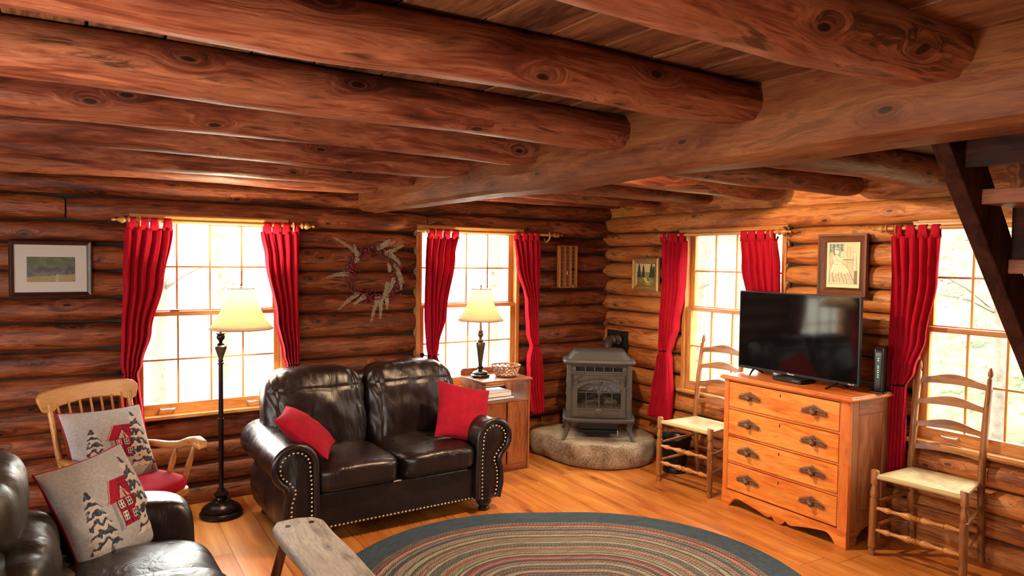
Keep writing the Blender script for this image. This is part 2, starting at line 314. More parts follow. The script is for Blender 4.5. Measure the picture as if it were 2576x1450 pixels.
# ------------------------------------------------------------------ mesh builder
AX = {'x': (0, 1, 2), 'y': (1, 0, 2), 'z': (2, 0, 1)}
class MB:
    def __init__(s): s.v = []; s.f = []; s.w = []; s.mi = []; s.col = None
    def add(s, vs, fs, grain='x', off=None, mi=0, T=None):
        if off is None: off = (random.uniform(0, 40), random.uniform(0, 40), random.uniform(0, 40))
        n = len(s.v); a = AX[grain]
        for p in vs:
            s.w.append((p[a[0]]+off[0], p[a[1]]+off[1], p[a[2]]+off[2]))
            s.v.append(tuple(T @ V(p)) if T is not None else tuple(p))
        for f in fs: s.f.append([i+n for i in f]); s.mi.append(mi)
        return s
    def box(s, a, b, grain=None, T=None, mi=0):
        d = [abs(b[i]-a[i]) for i in range(3)]
        if grain is None: grain = 'xyz'[d.index(max(d))]
        vs = [(x, y, z) for z in (a[2], b[2]) for y in (a[1], b[1]) for x in (a[0], b[0])]
        fs = [(0, 2, 3, 1), (4, 5, 7, 6), (0, 1, 5, 4), (2, 6, 7, 3), (0, 4, 6, 2), (1, 3, 7, 5)]
        return s.add(vs, fs, grain, T=T, mi=mi)
    def tube(s, pts, rad, n=12, grain=None, caps=True, sq=1., T=None, mi=0, up=None):
        pts = [V(p) for p in pts]
        if not isinstance(rad, (list, tuple)): rad = [rad]*len(pts)
        vs = []; m = len(pts)
        d0 = pts[-1]-pts[0]
        if grain is None: grain = 'xyz'[max(range(3), key=lambda i: abs(d0[i]))]
        prev = None
        for i, p in enumerate(pts):
            t = (pts[min(i+1, m-1)]-pts[max(i-1, 0)]).normalized()
            if prev is None:
                u = V(up) if up else (V((0, 0, 1)) if abs(t.z) < .9 else V((1, 0, 0)))
            else: u = prev
            u = (u-t*u.dot(t)).normalized(); w = t.cross(u); prev = u
            r = rad[i]
            for k in range(n):
                a = 2*PI*k/n; vs.append(p+u*(r*cos(a))+w*(r*sq*sin(a)))
        fs = []
        for i in range(m-1):
            for k in range(n):
                k2 = (k+1) % n; fs.append((i*n+k, i*n+k2, (i+1)*n+k2, (i+1)*n+k))
        if caps: fs.append(list(range(n))[::-1]); fs.append([(m-1)*n+k for k in range(n)])
        return s.add(vs, fs, grain, T=T, mi=mi)
    def lathe(s, prof, o=(0, 0, 0), n=24, ax='z', T=None, mi=0, grain=None, cap=True):
        vs = []; m = len(prof)
        for r, h in prof:
            for k in range(n):
                a = 2*PI*k/n; c, q = r*cos(a), r*sin(a)
                p = {'z': (c, q, h), 'x': (h, c, q), 'y': (c, h, q)}[ax]
                vs.append((p[0]+o[0], p[1]+o[1], p[2]+o[2]))
        fs = []
        for i in range(m-1):
            for k in range(n):
                k2 = (k+1) % n; q = (i*n+k, i*n+k2, (i+1)*n+k2, (i+1)*n+k)
                fs.append(q if ax != 'y' else q[::-1])
        if cap:
            a = list(range(n)); b = [(m-1)*n+k for k in range(n)]
            fs.append(a[::-1] if ax != 'y' else a); fs.append(b if ax != 'y' else b[::-1])
        return s.add(vs, fs, grain or ax, T=T, mi=mi)
    def prism(s, outline, z0, z1, plane='xy', grain='x', T=None, mi=0):
        def P(a, b, c): return {'xy': (a, b, c), 'xz': (a, c, b), 'yz': (c, a, b)}[plane]
        n = len(outline)
        vs = [P(a, b, z0) for a, b in outline]+[P(a, b, z1) for a, b in outline]
        fs = [list(range(n))[::-1], [n+i for i in range(n)]]+[(i, (i+1) % n, n+(i+1) % n, n+i) for i in range(n)]
        return s.add(vs, fs, grain, T=T, mi=mi)
    def sphere(s, c, r, n=10, m=7, T=None, mi=0, grain='x'):
        if not isinstance(r, (list, tuple)): r = (r, r, r)
        vs = [(c[0], c[1], c[2]-r[2])]
        for i in range(1, m):
            a = PI*i/m
            for k in range(n):
                b = 2*PI*k/n; vs.append((c[0]+r[0]*sin(a)*cos(b), c[1]+r[1]*sin(a)*sin(b), c[2]-r[2]*cos(a)))
        vs.append((c[0], c[1], c[2]+r[2])); L = len(vs)-1
        fs = [(0, 1+(k+1) % n, 1+k) for k in range(n)]
        for i in range(m-2):
            for k in range(n):
                k2 = (k+1) % n; a = 1+i*n; fs.append((a+k, a+k2, a+n+k2, a+n+k))
        a = 1+(m-2)*n; fs += [(a+k, a+(k+1) % n, L) for k in range(n)]
        return s.add(vs, fs, grain, T=T, mi=mi)
    def soft(s, c, size, p=4., n=14, puff=0., T=None, wr=0., grain='x', warp=None):
        """rounded soft box (superellipsoid from a subdivided cube)"""
        vs = []; fs = []; idx = {}
        def vert(i, j, k):
            key = (i, j, k)
            if key in idx: return idx[key]
            q = [2*t/n-1 for t in key]; q = [math.copysign(abs(sin(t*PI/2)), t)*.5+t*.5 for t in q]
            L = sum(abs(t)**p for t in q)**(1/p)
            q = [t/L for t in q]
            x, y, z = q[0]*size[0]/2, q[1]*size[1]/2, q[2]*size[2]/2
            z *= 1+puff*(1-q[0]**2)*(1-q[1]**2)
            if warp: x, y, z = warp(x, y, z, q)
            if wr:
                nn = noise.noise(V((x*9+c[0]*5, y*9, z*9)))*wr; L2 = math.sqrt(x*x+y*y+z*z)+1e-6
                x += x/L2*nn; y += y/L2*nn; z += z/L2*nn
            idx[key] = len(vs); vs.append((x+c[0], y+c[1], z+c[2])); return idx[key]
        for a in range(n):
            for b in range(n):
                fs.append((vert(a, b, 0), vert(a, b+1, 0), vert(a+1, b+1, 0), vert(a+1, b, 0)))
                fs.append((vert(a, b, n), vert(a+1, b, n), vert(a+1, b+1, n), vert(a, b+1, n)))
                fs.append((vert(a, 0, b), vert(a+1, 0, b), vert(a+1, 0, b+1), vert(a, 0, b+1)))
                fs.append((vert(a, n, b), vert(a, n, b+1), vert(a+1, n, b+1), vert(a+1, n, b)))
                fs.append((vert(0, a, b), vert(0, a, b+1), vert(0, a+1, b+1), vert(0, a+1, b)))
                fs.append((vert(n, a, b), vert(n, a+1, b), vert(n, a+1, b+1), vert(n, a, b+1)))
        return s.add(vs, fs, grain, T=T)
    def log(s, p0, p1, rh, rd, seed=0, n=18, wob=.006, step=.09, flat=2.4, hewn=None, seam=0.):
        """a peeled log between two points; rh half height, rd half depth; hewn = length of the flat-cut far end"""
        p0, p1 = V(p0), V(p1); L = (p1-p0).length; m = max(2, int(L/step)+1); t = (p1-p0)/L
        side = V((0, 0, 1)).cross(t).normalized(); up = V((0, 0, 1))
        vs = []; ws = []; off = (random.uniform(0, 60), random.uniform(0, 60), random.uniform(0, 60))
        for i in range(m+1):
            u = i/m*L; c = p0+t*u
            c = c+up*(noise.noise(V((u*1.3, seed*3.1, 0)))*wob)+side*(noise.noise(V((u*1.3, seed*3.1, 9)))*wob*.6)
            k0 = 1+.05*noise.noise(V((u*2.2, seed*5.7, 4)))
            e = 1 if hewn else min(1, .82+min(i, m-i)*.12)
            h = max(0, (u-(L-hewn))/hewn) if hewn else 0
            for k in range(n+1):
                a = 2*PI*k/n+seam; ca, sa = cos(a), sin(a)
                ra = (abs(ca)**flat+abs(sa)**flat)**(-1/flat)
                r = k0*e*(1+.05*noise.noise(V((u*3, cos(a)*1.5+seed*9, sin(a)*1.5)))+.02*noise.noise(V((u*11, cos(a)*4+seed*9, sin(a)*4))))
                z, y = ca*rh*ra*r, sa*rd*ra*r
                if h > 0:
                    if ca < -.42: y *= 1-.16*min(1, h*1.6)
                    z = max(z, -rh*(1-.40*max(0, h-.45)**1.5*2.2))
                vs.append(c+up*z+side*y); ws.append((u+off[0], k*2*PI/n*(rh+rd)/2+off[1], off[2]+.02*ca))
        fs = []
        N1 = n+1
        for i in range(m):
            for k in range(n): fs.append((i*N1+k, (i+1)*N1+k, (i+1)*N1+k+1, i*N1+k+1))
        fs.append([k for k in range(n)]); fs.append([m*N1+k for k in range(n)][::-1])
        q = len(s.v); s.add(vs, fs, 'x'); s.w[q:] = ws
        return s
    def build(s, name, mat, parent=None, smooth=True, bevel=0., angle=40, solid=0., sub=0, loc=None, extra=()):
        me = bpy.data.meshes.new(name); me.from_pydata(s.v, [], s.f)
        for m in ([mat] if not isinstance(mat, (list, tuple)) else mat): me.materials.append(M[m])
        a = me.attributes.new('wc', 'FLOAT_VECTOR', 'POINT'); a.data.foreach_set('vector', [c for w in s.w for c in w])
        me.polygons.foreach_set('material_index', s.mi)
        if s.col: 
            ca = me.attributes.new('Col', 'FLOAT_COLOR', 'POINT'); ca.data.foreach_set('color', [c for w in s.col for c in (*w, 1.)])
        me.update()
        o = bpy.data.objects.new(name, me); C.objects.link(o)
        if smooth:
            me.polygons.foreach_set('use_smooth', [True]*len(me.polygons))
            try: me.set_sharp_from_angle(angle=math.radians(angle))
            except Exception: pass
        if parent: o.parent = parent
        if loc: o.location = loc
        if solid:
            md = o.modifiers.new('solid', 'SOLIDIFY'); md.thickness = solid; md.offset = 0
        if bevel:
            md = o.modifiers.new('bevel', 'BEVEL'); md.width = bevel; md.segments = 2; md.limit_method = 'ANGLE'; md.angle_limit = math.radians(38); md.harden_normals = False
        if sub:
            md = o.modifiers.new('sub', 'SUBSURF'); md.levels = sub; md.render_levels = sub
        return o
def empty(name, loc=(0, 0, 0), rz=0, rot=None):
    o = bpy.data.objects.new(name, None); C.objects.link(o); o.location = loc; o.rotation_euler = rot or (0, 0, rz); o.empty_display_size = .1
    return o
def tag(o, label=None, cat=None, group=None, kind=None):
    if label: o['label'] = label
    if cat: o['category'] = cat
    if group: o['group'] = group
    if kind: o['kind'] = kind
    return o
def copy_tree(o, parent=None):
    c = o.copy(); C.objects.link(c); c.parent = parent
    for ch in list(o.children): copy_tree(ch, c)
    return c
def frameT(o, x, y, z):
    """matrix with local axes x, y, z (vectors) and origin o"""
    x, y, z = V(x).normalized(), V(y).normalized(), V(z).normalized()
    return Matrix(((x.x, y.x, z.x, o[0]), (x.y, y.y, z.y, o[1]), (x.z, y.z, z.z, o[2]), (0, 0, 0, 1)))
def lerp_prof(prof, n):
    """smooth a lathe profile"""
    out = []
    for i in range(len(prof)-1):
        out.append(prof[i])
    out.append(prof[-1]); return out
FA = 4.93     # face of the logs on the long wall
FB = 4.25     # face of the logs on the window wall to the right

# ------------------------------------------------------------------ the shell
WG = .80; ZS0, ZS1 = .60, 1.86       # glass width; opening heights
WA = [(.489, 1.289), (2.431, 3.231)]      # glass spans on the long wall (x)
WB = [(3.13, 3.93), (1.30, 2.10)]         # glass spans on the right wall (y)
rowsA = [2.10, 1.972, 1.817, 1.684, 1.52, 1.359, 1.217, 1.045, .888, .717, .56, .41, .265, .12, -.03]
rowsB = [2.018, 1.865, 1.751, 1.608, 1.465, 1.315, 1.176, 1.036, .864, .696, .55, .40, .26, .12, -.03]
OPN = .075  # casing beyond the glass
def wall_rows(mb, rows, spans, lo, hi, make, ends, joints):
    for i in range(len(rows)-1):
        z1, z0 = rows[i], rows[i+1]
        a, b = ends(i, lo, hi)
        cuts = [(a, b, z0, z1)]
        for s0, s1 in spans:
            s0 -= OPN; s1 += OPN
            new = []
            for (p, q, u, w) in cuts:
                if w <= ZS0+.005 or u >= ZS1-.06 or q <= s0 or p >= s1: new.append((p, q, u, w)); continue
                if p < s0: new.append((p, s0, u, w))
                if q > s1: new.append((s1, q, u, w))
                if u < ZS0-.03: new.append((max(p, s0)-.05, min(q, s1)+.05, u, ZS0-.012))
            cuts = new
        for j in joints.get(i, ()):
            new = []
            for (p, q, u, w) in cuts:
                if p < j < q: new += [(p, j-.004, u, w), (j+.004, q, u, w)]
                else: new.append((p, q, u, w))
            cuts = new
        for k, (p, q, u, w) in enumerate(cuts): make(mb, p, q, u, w, i*7+k)
def logA(mb, p, q, u, w, sd): mb.log((p, FA+.075, (u+w)/2), (q, FA+.075, (u+w)/2), (w-u)/2*.972, .075, sd, n=22, wob=.004)
def logB(mb, p, q, u, w, sd): mb.log((FB+.075, p, (u+w)/2), (FB+.075, q, (u+w)/2), (w-u)/2*.972, .075, sd+50, n=22, wob=.004)
XL, YN = -2.3, -2.2      # the unseen left and near walls
mb = MB(); wall_rows(mb, rowsA, WA, XL, FB+.02, logA, lambda i, a, b: (a, b+(.0 if i % 2 else .08)), {1: (.085, 2.45), 9: (.62, .98), 6: (-.9,), 4: (-1.2,), 11: (1.9,)})
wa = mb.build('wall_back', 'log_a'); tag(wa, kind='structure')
def chink(p0, p1, o, depth):    # dark backing behind the logs, with the window openings left free
    pass
def backing(name, spans, lo, hi, axis):
    mb = MB(); top = MB(); t0, t1 = (FA+.06, FA+.10) if axis == 'x' else (FB+.06, FB+.10)
    def bx(m, a, b, z0, z1):
        if axis == 'x': m.box((a, t0, z0), (b, t1, z1), 'x')
        else: m.box((t0, a, z0), (t1, b, z1), 'y')
    cur = lo
    for s0, s1 in sorted(spans):
        bx(mb, cur, s0-OPN, -.05, 2.0); bx(mb, s0-OPN, s1+OPN, -.05, ZS0-.01); bx(mb, s0-OPN, s1+OPN, ZS1, 2.0); cur = s1+OPN
    bx(mb, cur, hi, -.05, 2.0); bx(top, lo, hi, 2.0, 2.3)
    tag(mb.build(name, 'dark_backing', smooth=False), kind='structure')  # shade of the log seams is put into this near-black lining
    tag(top.build(name.replace('lining', 'board'), 'log_b' if axis == 'y' else 'log_a', smooth=False), kind='structure')
backing('wall_back_lining', WA, XL, FB+.1, 'x'); backing('wall_right_lining', WB, YN, FA+.1, 'y')
mb = MB(); wall_rows(mb, rowsB, WB, YN, FA+.02, logB, lambda i, a, b: (a, b+(.08 if i % 2 else 0)), {8: (1.8,), 3: (.4,)})
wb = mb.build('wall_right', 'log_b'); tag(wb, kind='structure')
# left and near walls (logs too, with unseen windows added to let daylight in)
WL = [(.9, 1.7), (2.7, 3.5)]; WN = [(-1.5, -.7)]
mb = MB(); wall_rows(mb, rowsB, WL, YN, FA, lambda m, p, q, u, w, sd: m.log((XL-.075, p, (u+w)/2), (XL-.075, q, (u+w)/2), (w-u)/2*.985, .075, sd, n=12), lambda i, a, b: (a, b), {})
tag(mb.build('wall_left', 'log_a'), kind='structure')
mb = MB(); wall_rows(mb, rowsA, WN, XL, FB, lambda m, p, q, u, w, sd: m.log((p, YN-.075, (u+w)/2), (q, YN-.075, (u+w)/2), (w-u)/2*.985, .075, sd, n=12), lambda i, a, b: (a, b), {})
tag(mb.build('wall_front', 'log_a'), kind='structure')
mb = MB()
for (lo, hi, spans, t0, t1, ax) in ((YN-.1, FA+.1, WL, XL-.10, XL-.06, 'y'), (XL-.1, FB+.1, WN, YN-.10, YN-.06, 'x')):
    cur = lo
    for s0, s1 in spans+[(None, None)]:
        segs = [(cur, hi, -.05, 2.3)] if s0 is None else [(cur, s0-OPN, -.05, 2.3), (s0-OPN, s1+OPN, -.05, ZS0-.01), (s0-OPN, s1+OPN, ZS1, 2.3)]
        for a, b, z0, z1 in segs:
            if ax == 'x': mb.box((a, t0, z0), (b, t1, z1))
            else: mb.box((t0, a, z0), (t1, b, z1))
        if s1 is not None: cur = s1+OPN
tag(mb.build('wall_front_lining', 'dark_backing', smooth=False), kind='structure')
# floor
mb = MB(); mb.box((XL-.15, YN-.15, -.08), (FB+.15, FA+.15, 0)); tag(mb.build('floor', 'floor', smooth=False), kind='structure')
# ceiling boards, running away from the camera
mb = MB(); x = XL-.1; k = 0
while x < FB+.12:
    w = .17+.05*random.random(); dz = random.uniform(0, .004)
    mb.box((x, YN-.12, 2.182+dz), (x+w-.007, FA+.12, 2.21+dz), 'y'); x += w
mb.box((XL-.15, YN-.15, 2.216), (FB+.15, FA+.15, 2.25))
tag(mb.build('ceiling', 'board', smooth=False, bevel=.003), kind='structure')
# corner filler where the logs cross
mb = MB(); mb.box((FB+.03, FA+.03, -.03), (FB+.12, FA+.12, 2.2), 'z'); tag(mb.build('trim_1', 'log_a', smooth=False), kind='structure')

# summer beam and joists
mb = MB()
sec = [(1.875, 2.19), (1.858, 2.10), (1.852, 2.02), (1.872, 1.972), (1.90, 1.955), (2.0, 1.948), (2.055, 1.958), (2.08, 1.985), (2.085, 2.10), (2.075, 2.19)]
ys = [YN-.1+i*.11 for i in range(int((FA+.06-YN+.1)/.11)+1)]+[FA+.05]
vs = []; n = len(sec)
for i, y in enumerate(ys):
    for j, (x, z) in enumerate(sec):
        wz = .012*noise.noise(V((y*1.7, x*4, 3)))*(1 if z < 2.15 else 0)
        wx = .008*noise.noise(V((y*2.1, 7, z*6)))
        sag = .016*noise.noise(V((y*.9, 1.7, 0))) if z < 2.0 else 0
        vs.append((x+wx+.028*max(0, (y-3.6))/1.3, y, z+wz+sag))
fs = [(i*n+j, i*n+(j+1) % n, (i+1)*n+(j+1) % n, (i+1)*n+j) for i in range(len(ys)-1) for j in range(n)]
fs += [list(range(n))[::-1], [(len(ys)-1)*n+j for j in range(n)]]
mb.add(vs, fs, 'y')
per = [0.]
for j in range(1, n): per.append(per[-1]+math.hypot(sec[j][0]-sec[j-1][0], sec[j][1]-sec[j-1][1]))
mb.w = [(y+3.3, per[j]+1.7, .4) for y in ys for j in range(n)]
tag(mb.build('summer_beam', 'beam', angle=25), 'thick hand-hewn beam crossing the room, the ceiling logs end in its sides', 'beam')
jy = [(.93, .090), (1.505, .071), (2.10, .072), (2.69, .070), (3.32, .073), (3.99, .069), (4.6, .066)]
jl = ['thickest ceiling log with a split end, nearest the camera', 'second ceiling log left of the beam, counted from the camera',
      'ceiling log ending in the beam above the wreath side, third counted from the camera', 'fourth ceiling log left of the beam, counted from the camera',
      'fifth ceiling log left of the beam, counted from the camera', 'ceiling log above the left window, next to the last one before the wall',
      'ceiling log lying against the long wall above the left window']
for i, (y, r) in enumerate(jy):
    mb = MB(); zc = 2.19-r if i else 2.138
    mb.log((XL-.05, y, zc), (1.872, y, zc-.003), r, r*.98, 100+i, n=34, wob=.016, step=.045, flat=2.1, hewn=(.9, .8, .5, .35, .35, .3, .3)[i])
    tag(mb.build('ceiling_log', 'joist', angle=35), jl[i], 'ceiling log', 'round ceiling logs left of the beam')
for i, (y, r) in enumerate([(1.93, .08), (2.55, .072), (3.11, .066), (3.73, .064), (4.28, .062), (4.75, .055)]):
    mb = MB(); zc = 2.188-r
    mb.log((2.05, y, zc), (FB-.03, y, zc-.004), r, r, 200+i, n=28, wob=.014, step=.06, flat=2.1)
    lab = ['dark broad ceiling log whose end meets the stairs near the right window',
           'knotty reddish ceiling log ending above the tall portrait print', 'ceiling log ending above the red curtain beside the television',
           'ceiling log ending above the window with the small gold painting beside it', 'ceiling log right of the beam, above the small gold framed painting', 'thin ceiling log against the long wall beside the room corner'][i]
    tag(mb.build('ceiling_log', 'joist'), lab, 'ceiling log', 'round ceiling logs right of the beam')

# ------------------------------------------------------------------ windows
def window(n, axis, span, flip=1):
    """double hung window. axis 'x': on the long wall; 'y': right wall. local u along the wall, d into the wall (0 at log face)"""
    w = empty('window_%d' % n); tag(w, kind='structure')
    s0, s1 = span
    if axis == 'x': Tm = frameT((0, FA if flip == 1 else YN, 0), (1, 0, 0), (0, flip, 0), (0, 0, 1))
    else: Tm = frameT((FB if flip == 1 else XL, 0, 0), (0, 1, 0), (flip, 0, 0), (0, 0, 1))
    def bxs(name, boxes, mat='window_wood', par=w, bev=.003):
        mb = MB()
        for a, b in boxes:
            d = [abs(b[i]-a[i]) for i in range(3)]; g = 'xyz'[d.index(max(d))]
            mb.box(a, b, g, T=Tm)
        # keep faces outward when the frame matrix mirrors
        if Tm.to_3x3().determinant() < 0: mb.f = [f[::-1] for f in mb.f]
        return mb.build(name, mat, par, smooth=False, bevel=bev)
    st = .042
    bxs('casing', [((s0-.075, .005, ZS0), (s0-st, .15, ZS1)), ((s1+st, .005, ZS0), (s1+.075, .15, ZS1)), ((s0-.075, .0, ZS1-.012), (s1+.075, .15, ZS1+.02))])
    bxs('head_board', [((s0-.075, -.03, 1.838), (s1+.085, .02, 1.868)), ((s0-.075, -.038, 1.862), (s1+.085, .02, 1.872))])
    bxs('sill', [((s0-.085, -.035, ZS0-.018), (s1+.085, .15, ZS0+.004))])
    zm0, zm1 = 1.232, 1.262
    # lower sash, towards the room
    lo = bxs('lower_sash', [((s0-st, .03, ZS0+.002), (s0, .062, zm1)), ((s1, .03, ZS0+.002), (s1+st, .062, zm1)), ((s0-st+.0006, .0285, ZS0+.0035), (s1+st-.0006, .0635, .672)), ((s0-st-.0006, .026, zm0), (s1+st, .062, zm1))])
    up = bxs('upper_sash', [((s0-st, .066, zm0+.01), (s0, .098, ZS1)), ((s1, .066, zm0+.01), (s1+st, .098, ZS1)), ((s0-st+.0006, .0652, zm0+.0155), (s1+st-.0006, .0988, zm1+.008)), ((s0-st+.0006, .0652, 1.826), (s1+st-.0006, .0988, ZS1-.0006))])
    mt = .006; dx = (s1-s0)/4
    bxs('muntins', [((s0+dx*i-mt, .04, .67), (s0+dx*i+mt, .055, zm0)) for i in (1, 2, 3)]+[((s0, .041, .952-mt), (s1, .054, .952+mt))], par=lo, bev=.001)
    bxs('muntins', [((s0+dx*i-mt, .074, zm1), (s0+dx*i+mt, .089, 1.83)) for i in (1, 2, 3)]+[((s0, .075, 1.547-mt), (s1, .088, 1.547+mt))], par=up, bev=.001)
    bxs('glass', [((s0-.005, .046, .668), (s1+.005, .049, zm0+.003))], 'glass', lo, 0)
    bxs('glass', [((s0-.005, .080, zm1-.003), (s1+.005, .083, 1.83))], 'glass', up, 0)
    if flip == 1:
        for c in (s0+dx*.67, s1-dx*.67):
            mb = MB()
            mb.tube([(c-.045, .03, .640), (c-.042, .012, .640), (c-.03, .006, .637), (c+.03, .006, .637), (c+.042, .012, .640), (c+.045, .03, .640)], .0065, 8, T=Tm)
            mb.build('sash_lift', 'steel', lo)
        mb = MB(); mb.box((s0+dx*.9-.03, .03, zm1), (s0+dx*.9+.03, .058, zm1+.012), T=Tm); mb.build('sash_lock', 'steel', lo, bevel=.003)
    return w
window(1, 'x', WA[0]); window(2, 'x', WA[1]); window(3, 'y', WB[0]); window(4, 'y', WB[1])
window(5, 'y', WL[0], -1); window(6, 'y', WL[1], -1); window(7, 'x', WN[0], -1)
# pale lumpy filling where the cut logs meet the window casings
mb = MB(); rr = random.Random(3)
for (ax, u, zs) in (('y', WB[0][0]-.082, rowsB), ('x', WA[1][0]-.08, rowsA), ('x', WA[0][0]-.08, rowsA)):
    for z in zs:
        if .65 < z < 1.9:
            for q in range(3):
                a = (u+rr.uniform(-.006, .008), rr.uniform(.0, .02), z+rr.uniform(-.02, .02)); r = (rr.uniform(.004, .008), .010, rr.uniform(.008, .018))
                mb.sphere((a[0], FA+a[1], a[2]) if ax == 'x' else (FB+a[1], a[0], a[2]), r if ax == 'x' else (r[1], r[0], r[2]), 8, 6)
tag(mb.build('trim_2', 'plaster'), kind='structure')

# ------------------------------------------------------------------ curtains
def wallT(axis, d):
    """u along the wall, second axis out of the wall into the room, from log face"""
    if axis == 'x': return frameT((0, FA-d, 0), (1, 0, 0), (0, -1, 0), (0, 0, 1))
    return frameT((FB-d, 0, 0), (0, 1, 0), (-1, 0, 0), (0, 0, 1))
RZ = 1.832
def rod(axis, a, b, label):
    T = wallT(axis, .065)
    r = empty('curtain_rod', tuple(T @ V(((a+b)/2, 0, RZ)))); tag(r, label, 'curtain rod')
    Ti = Matrix.Translation(-r.location) @ T
    mb = MB(); mb.tube([(a, 0, RZ), (b, 0, RZ)], .0125, 14, T=Ti); mb.build('pole', 'window_wood', r)
    for s, e in ((-1, a), (1, b)):
        mb = MB(); pr = [(.0125, 0), (.020, .004), (.022, .012), (.012, .018), (.011, .022), (.021, .034), (.022, .045), (.013, .062), (.006, .074), (.005, .080), (.0095, .086), (.010, .092), (.006, .100), (.001, .102)]
        mb.lathe([(q, h*s) for q, h in pr], (e, 0, RZ), 14, 'x', T=Ti); 
        if s < 0: mb.f = [f[::-1] for f in mb.f]
        mb.build('finial', 'rocker', r)
        c = e-s*.05
        mb = MB(); mb.tube([(c, -.065, RZ-.03), (c, -.05, RZ-.055), (c, -.02, RZ-.055), (c, .012, RZ-.03), (c, .02, RZ), (c, .008, RZ+.018)], .009, 10, T=Ti, sq=.7); mb.build('bracket', 'rocker', r)
    return r
rod('x', .415, 1.445, 'honey wood curtain pole above the left window, behind the floor lamp')
rod('x', 2.42, 3.60, 'honey wood curtain pole above the window behind the table lamp')
rod('y', 3.07, 4.15, 'honey wood curtain pole above the window behind the television')
rod('y', .98, 2.31, 'honey wood curtain pole above the window behind the right-hand ladder-back chair')
def curtain(axis, prof, pleats, seed, label, tabs=4):
    """prof: (z, u_left, u_right) from the top down"""
    T = wallT(axis, .065); u0 = (prof[0][1]+prof[0][2])/2
    org = T @ V((u0, 0, 1.79)); Ti = Matrix.Translation(-org) @ T
    root = empty('curtain', tuple(org)); tag(root, label, 'curtain', 'red tab-top curtain panels')
    rr = random.Random(seed); nz, nu = 70, 84
    zt, zb = prof[0][0], prof[-1][0]
    def at(z):
        for i in range(len(prof)-1):
            if prof[i][0] >= z >= prof[i+1][0]:
                t = (prof[i][0]-z)/(prof[i][0]-prof[i+1][0]); t = t*t*(3-2*t)
                return [prof[i][k]+(prof[i+1][k]-prof[i][k])*t for k in (1, 2)]
        return prof[-1][1:]
    vs = []; full = abs(prof[0][2]-prof[0][1]); ph = [rr.uniform(0, 6) for _ in range(4)]
    for i in range(nz+1):
        z = zt+(zb-zt)*i/nz; a, b = at(z); w = abs(b-a)
        tight = min(1., w/full)
        for j in range(nu+1):
            s = j/nu; k = s+.018*sin(ph[0]+z*6+s*9)*(1-tight*.3)
            A = .010+.026*(1-.35*tight)*min(1, (zt-z)*4+.25)
            d = A*(sin(2*PI*pleats*k+ph[1])+.35*sin(2*PI*pleats*2.1*k+ph[2]+z*3))*min(1, .3+w/.16)
            d += (.0 if w > .2 else (.2-w)*.12)
            vs.append((a+(b-a)*s+.004*sin(2*PI*pleats*k*2), d, z+.004*sin(8*s+ph[3])*(i/nz)))
    fs = [(i*(nu+1)+j, i*(nu+1)+j+1, (i+1)*(nu+1)+j+1, (i+1)*(nu+1)+j) for i in range(nz) for j in range(nu)]
    mb = MB(); mb.add(vs, fs, 'z', T=Ti); mb.build('panel', 'curtain', root, solid=.003, angle=80)
    a, b = prof[0][1], prof[0][2]
    for q in range(tabs):
        c = a+(b-a)*(q+.5)/tabs+rr.uniform(-.006, .006); hw = abs(b-a)/tabs*.5*rr.uniform(.62, .80)
        vs = []; loop = [(-.007, zt-.012), (-.012, RZ-.006), (-.0155, RZ+.004), (-.010, RZ+.0145), (0, RZ+.0165), (.010, RZ+.0145), (.0155, RZ+.003), (.013, RZ-.02), (.008, zt-.012)]
        for (d, z) in loop:
            for e in range(4):
                s = e/3*2-1; vs.append((c+s*hw*(1+.25*(RZ-z)/.06), d+.0025*sin(e*2.3+q), z))
        fs = [(i*4+e, i*4+e+1, (i+1)*4+e+1, (i+1)*4+e) for i in range(len(loop)-1) for e in range(3)]
        mb = MB(); mb.add(vs, fs, 'z', T=Ti); mb.build('tab', 'curtain', root, solid=.002, angle=80)
    return root
curtain('x', [(1.785, .388, .648), (1.46, .374, .600), (1.15, .360, .530), (.95, .356, .480), (.89, .368, .452), (.83, .358, .462), (.64, .350, .480), (.42, .355, .500)], 5, 1, 'long red curtain panel hanging left of the left window, behind the rocking chair')
curtain('x', [(1.785, 1.185, 1.442), (1.61, 1.212, 1.436), (1.2, 1.28, 1.434), (.95, 1.325, 1.432), (.88, 1.345, 1.425), (.80, 1.33, 1.43), (.42, 1.28, 1.44)], 5, 2, 'red curtain panel right of the left window, its foot hidden by the loveseat')
curtain('x', [(1.785, 2.405, 2.680), (1.65, 2.398, 2.650), (1.2, 2.395, 2.570), (.95, 2.41, 2.50), (.875, 2.42, 2.485), (.80, 2.405, 2.52), (.42, 2.39, 2.56)], 5, 3, 'red curtain panel left of the table lamp, above the loveseat back')
curtain('x', [(1.785, 3.200, 3.455), (1.60, 3.22, 3.455), (1.25, 3.31, 3.445), (1.0, 3.33, 3.445), (.895, 3.365, 3.44), (.80, 3.34, 3.47), (.60, 3.345, 3.485), (.32, 3.385, 3.50)], 5, 4, 'long red curtain panel right of the table lamp, beside the side cabinet')
curtain('y', [(1.785, 4.178, 3.907), (1.45, 4.155, 3.928), (1.1, 4.165, 3.99), (.95, 4.150, 4.035), (.885, 4.145, 4.055), (.82, 4.17, 4.04), (.55, 4.24, 4.03), (.33, 4.285, 4.045)], 5, 5, 'long red curtain panel between the small gold painting and the window')
curtain('y', [(1.785, 3.392, 3.095), (1.60, 3.37, 3.075), (1.35, 3.31, 3.065), (.95, 3.20, 3.07), (.89, 3.18, 3.09), (.82, 3.20, 3.07), (.40, 3.25, 3.05)], 5, 6, 'red curtain panel behind the television, left of the tall portrait print')
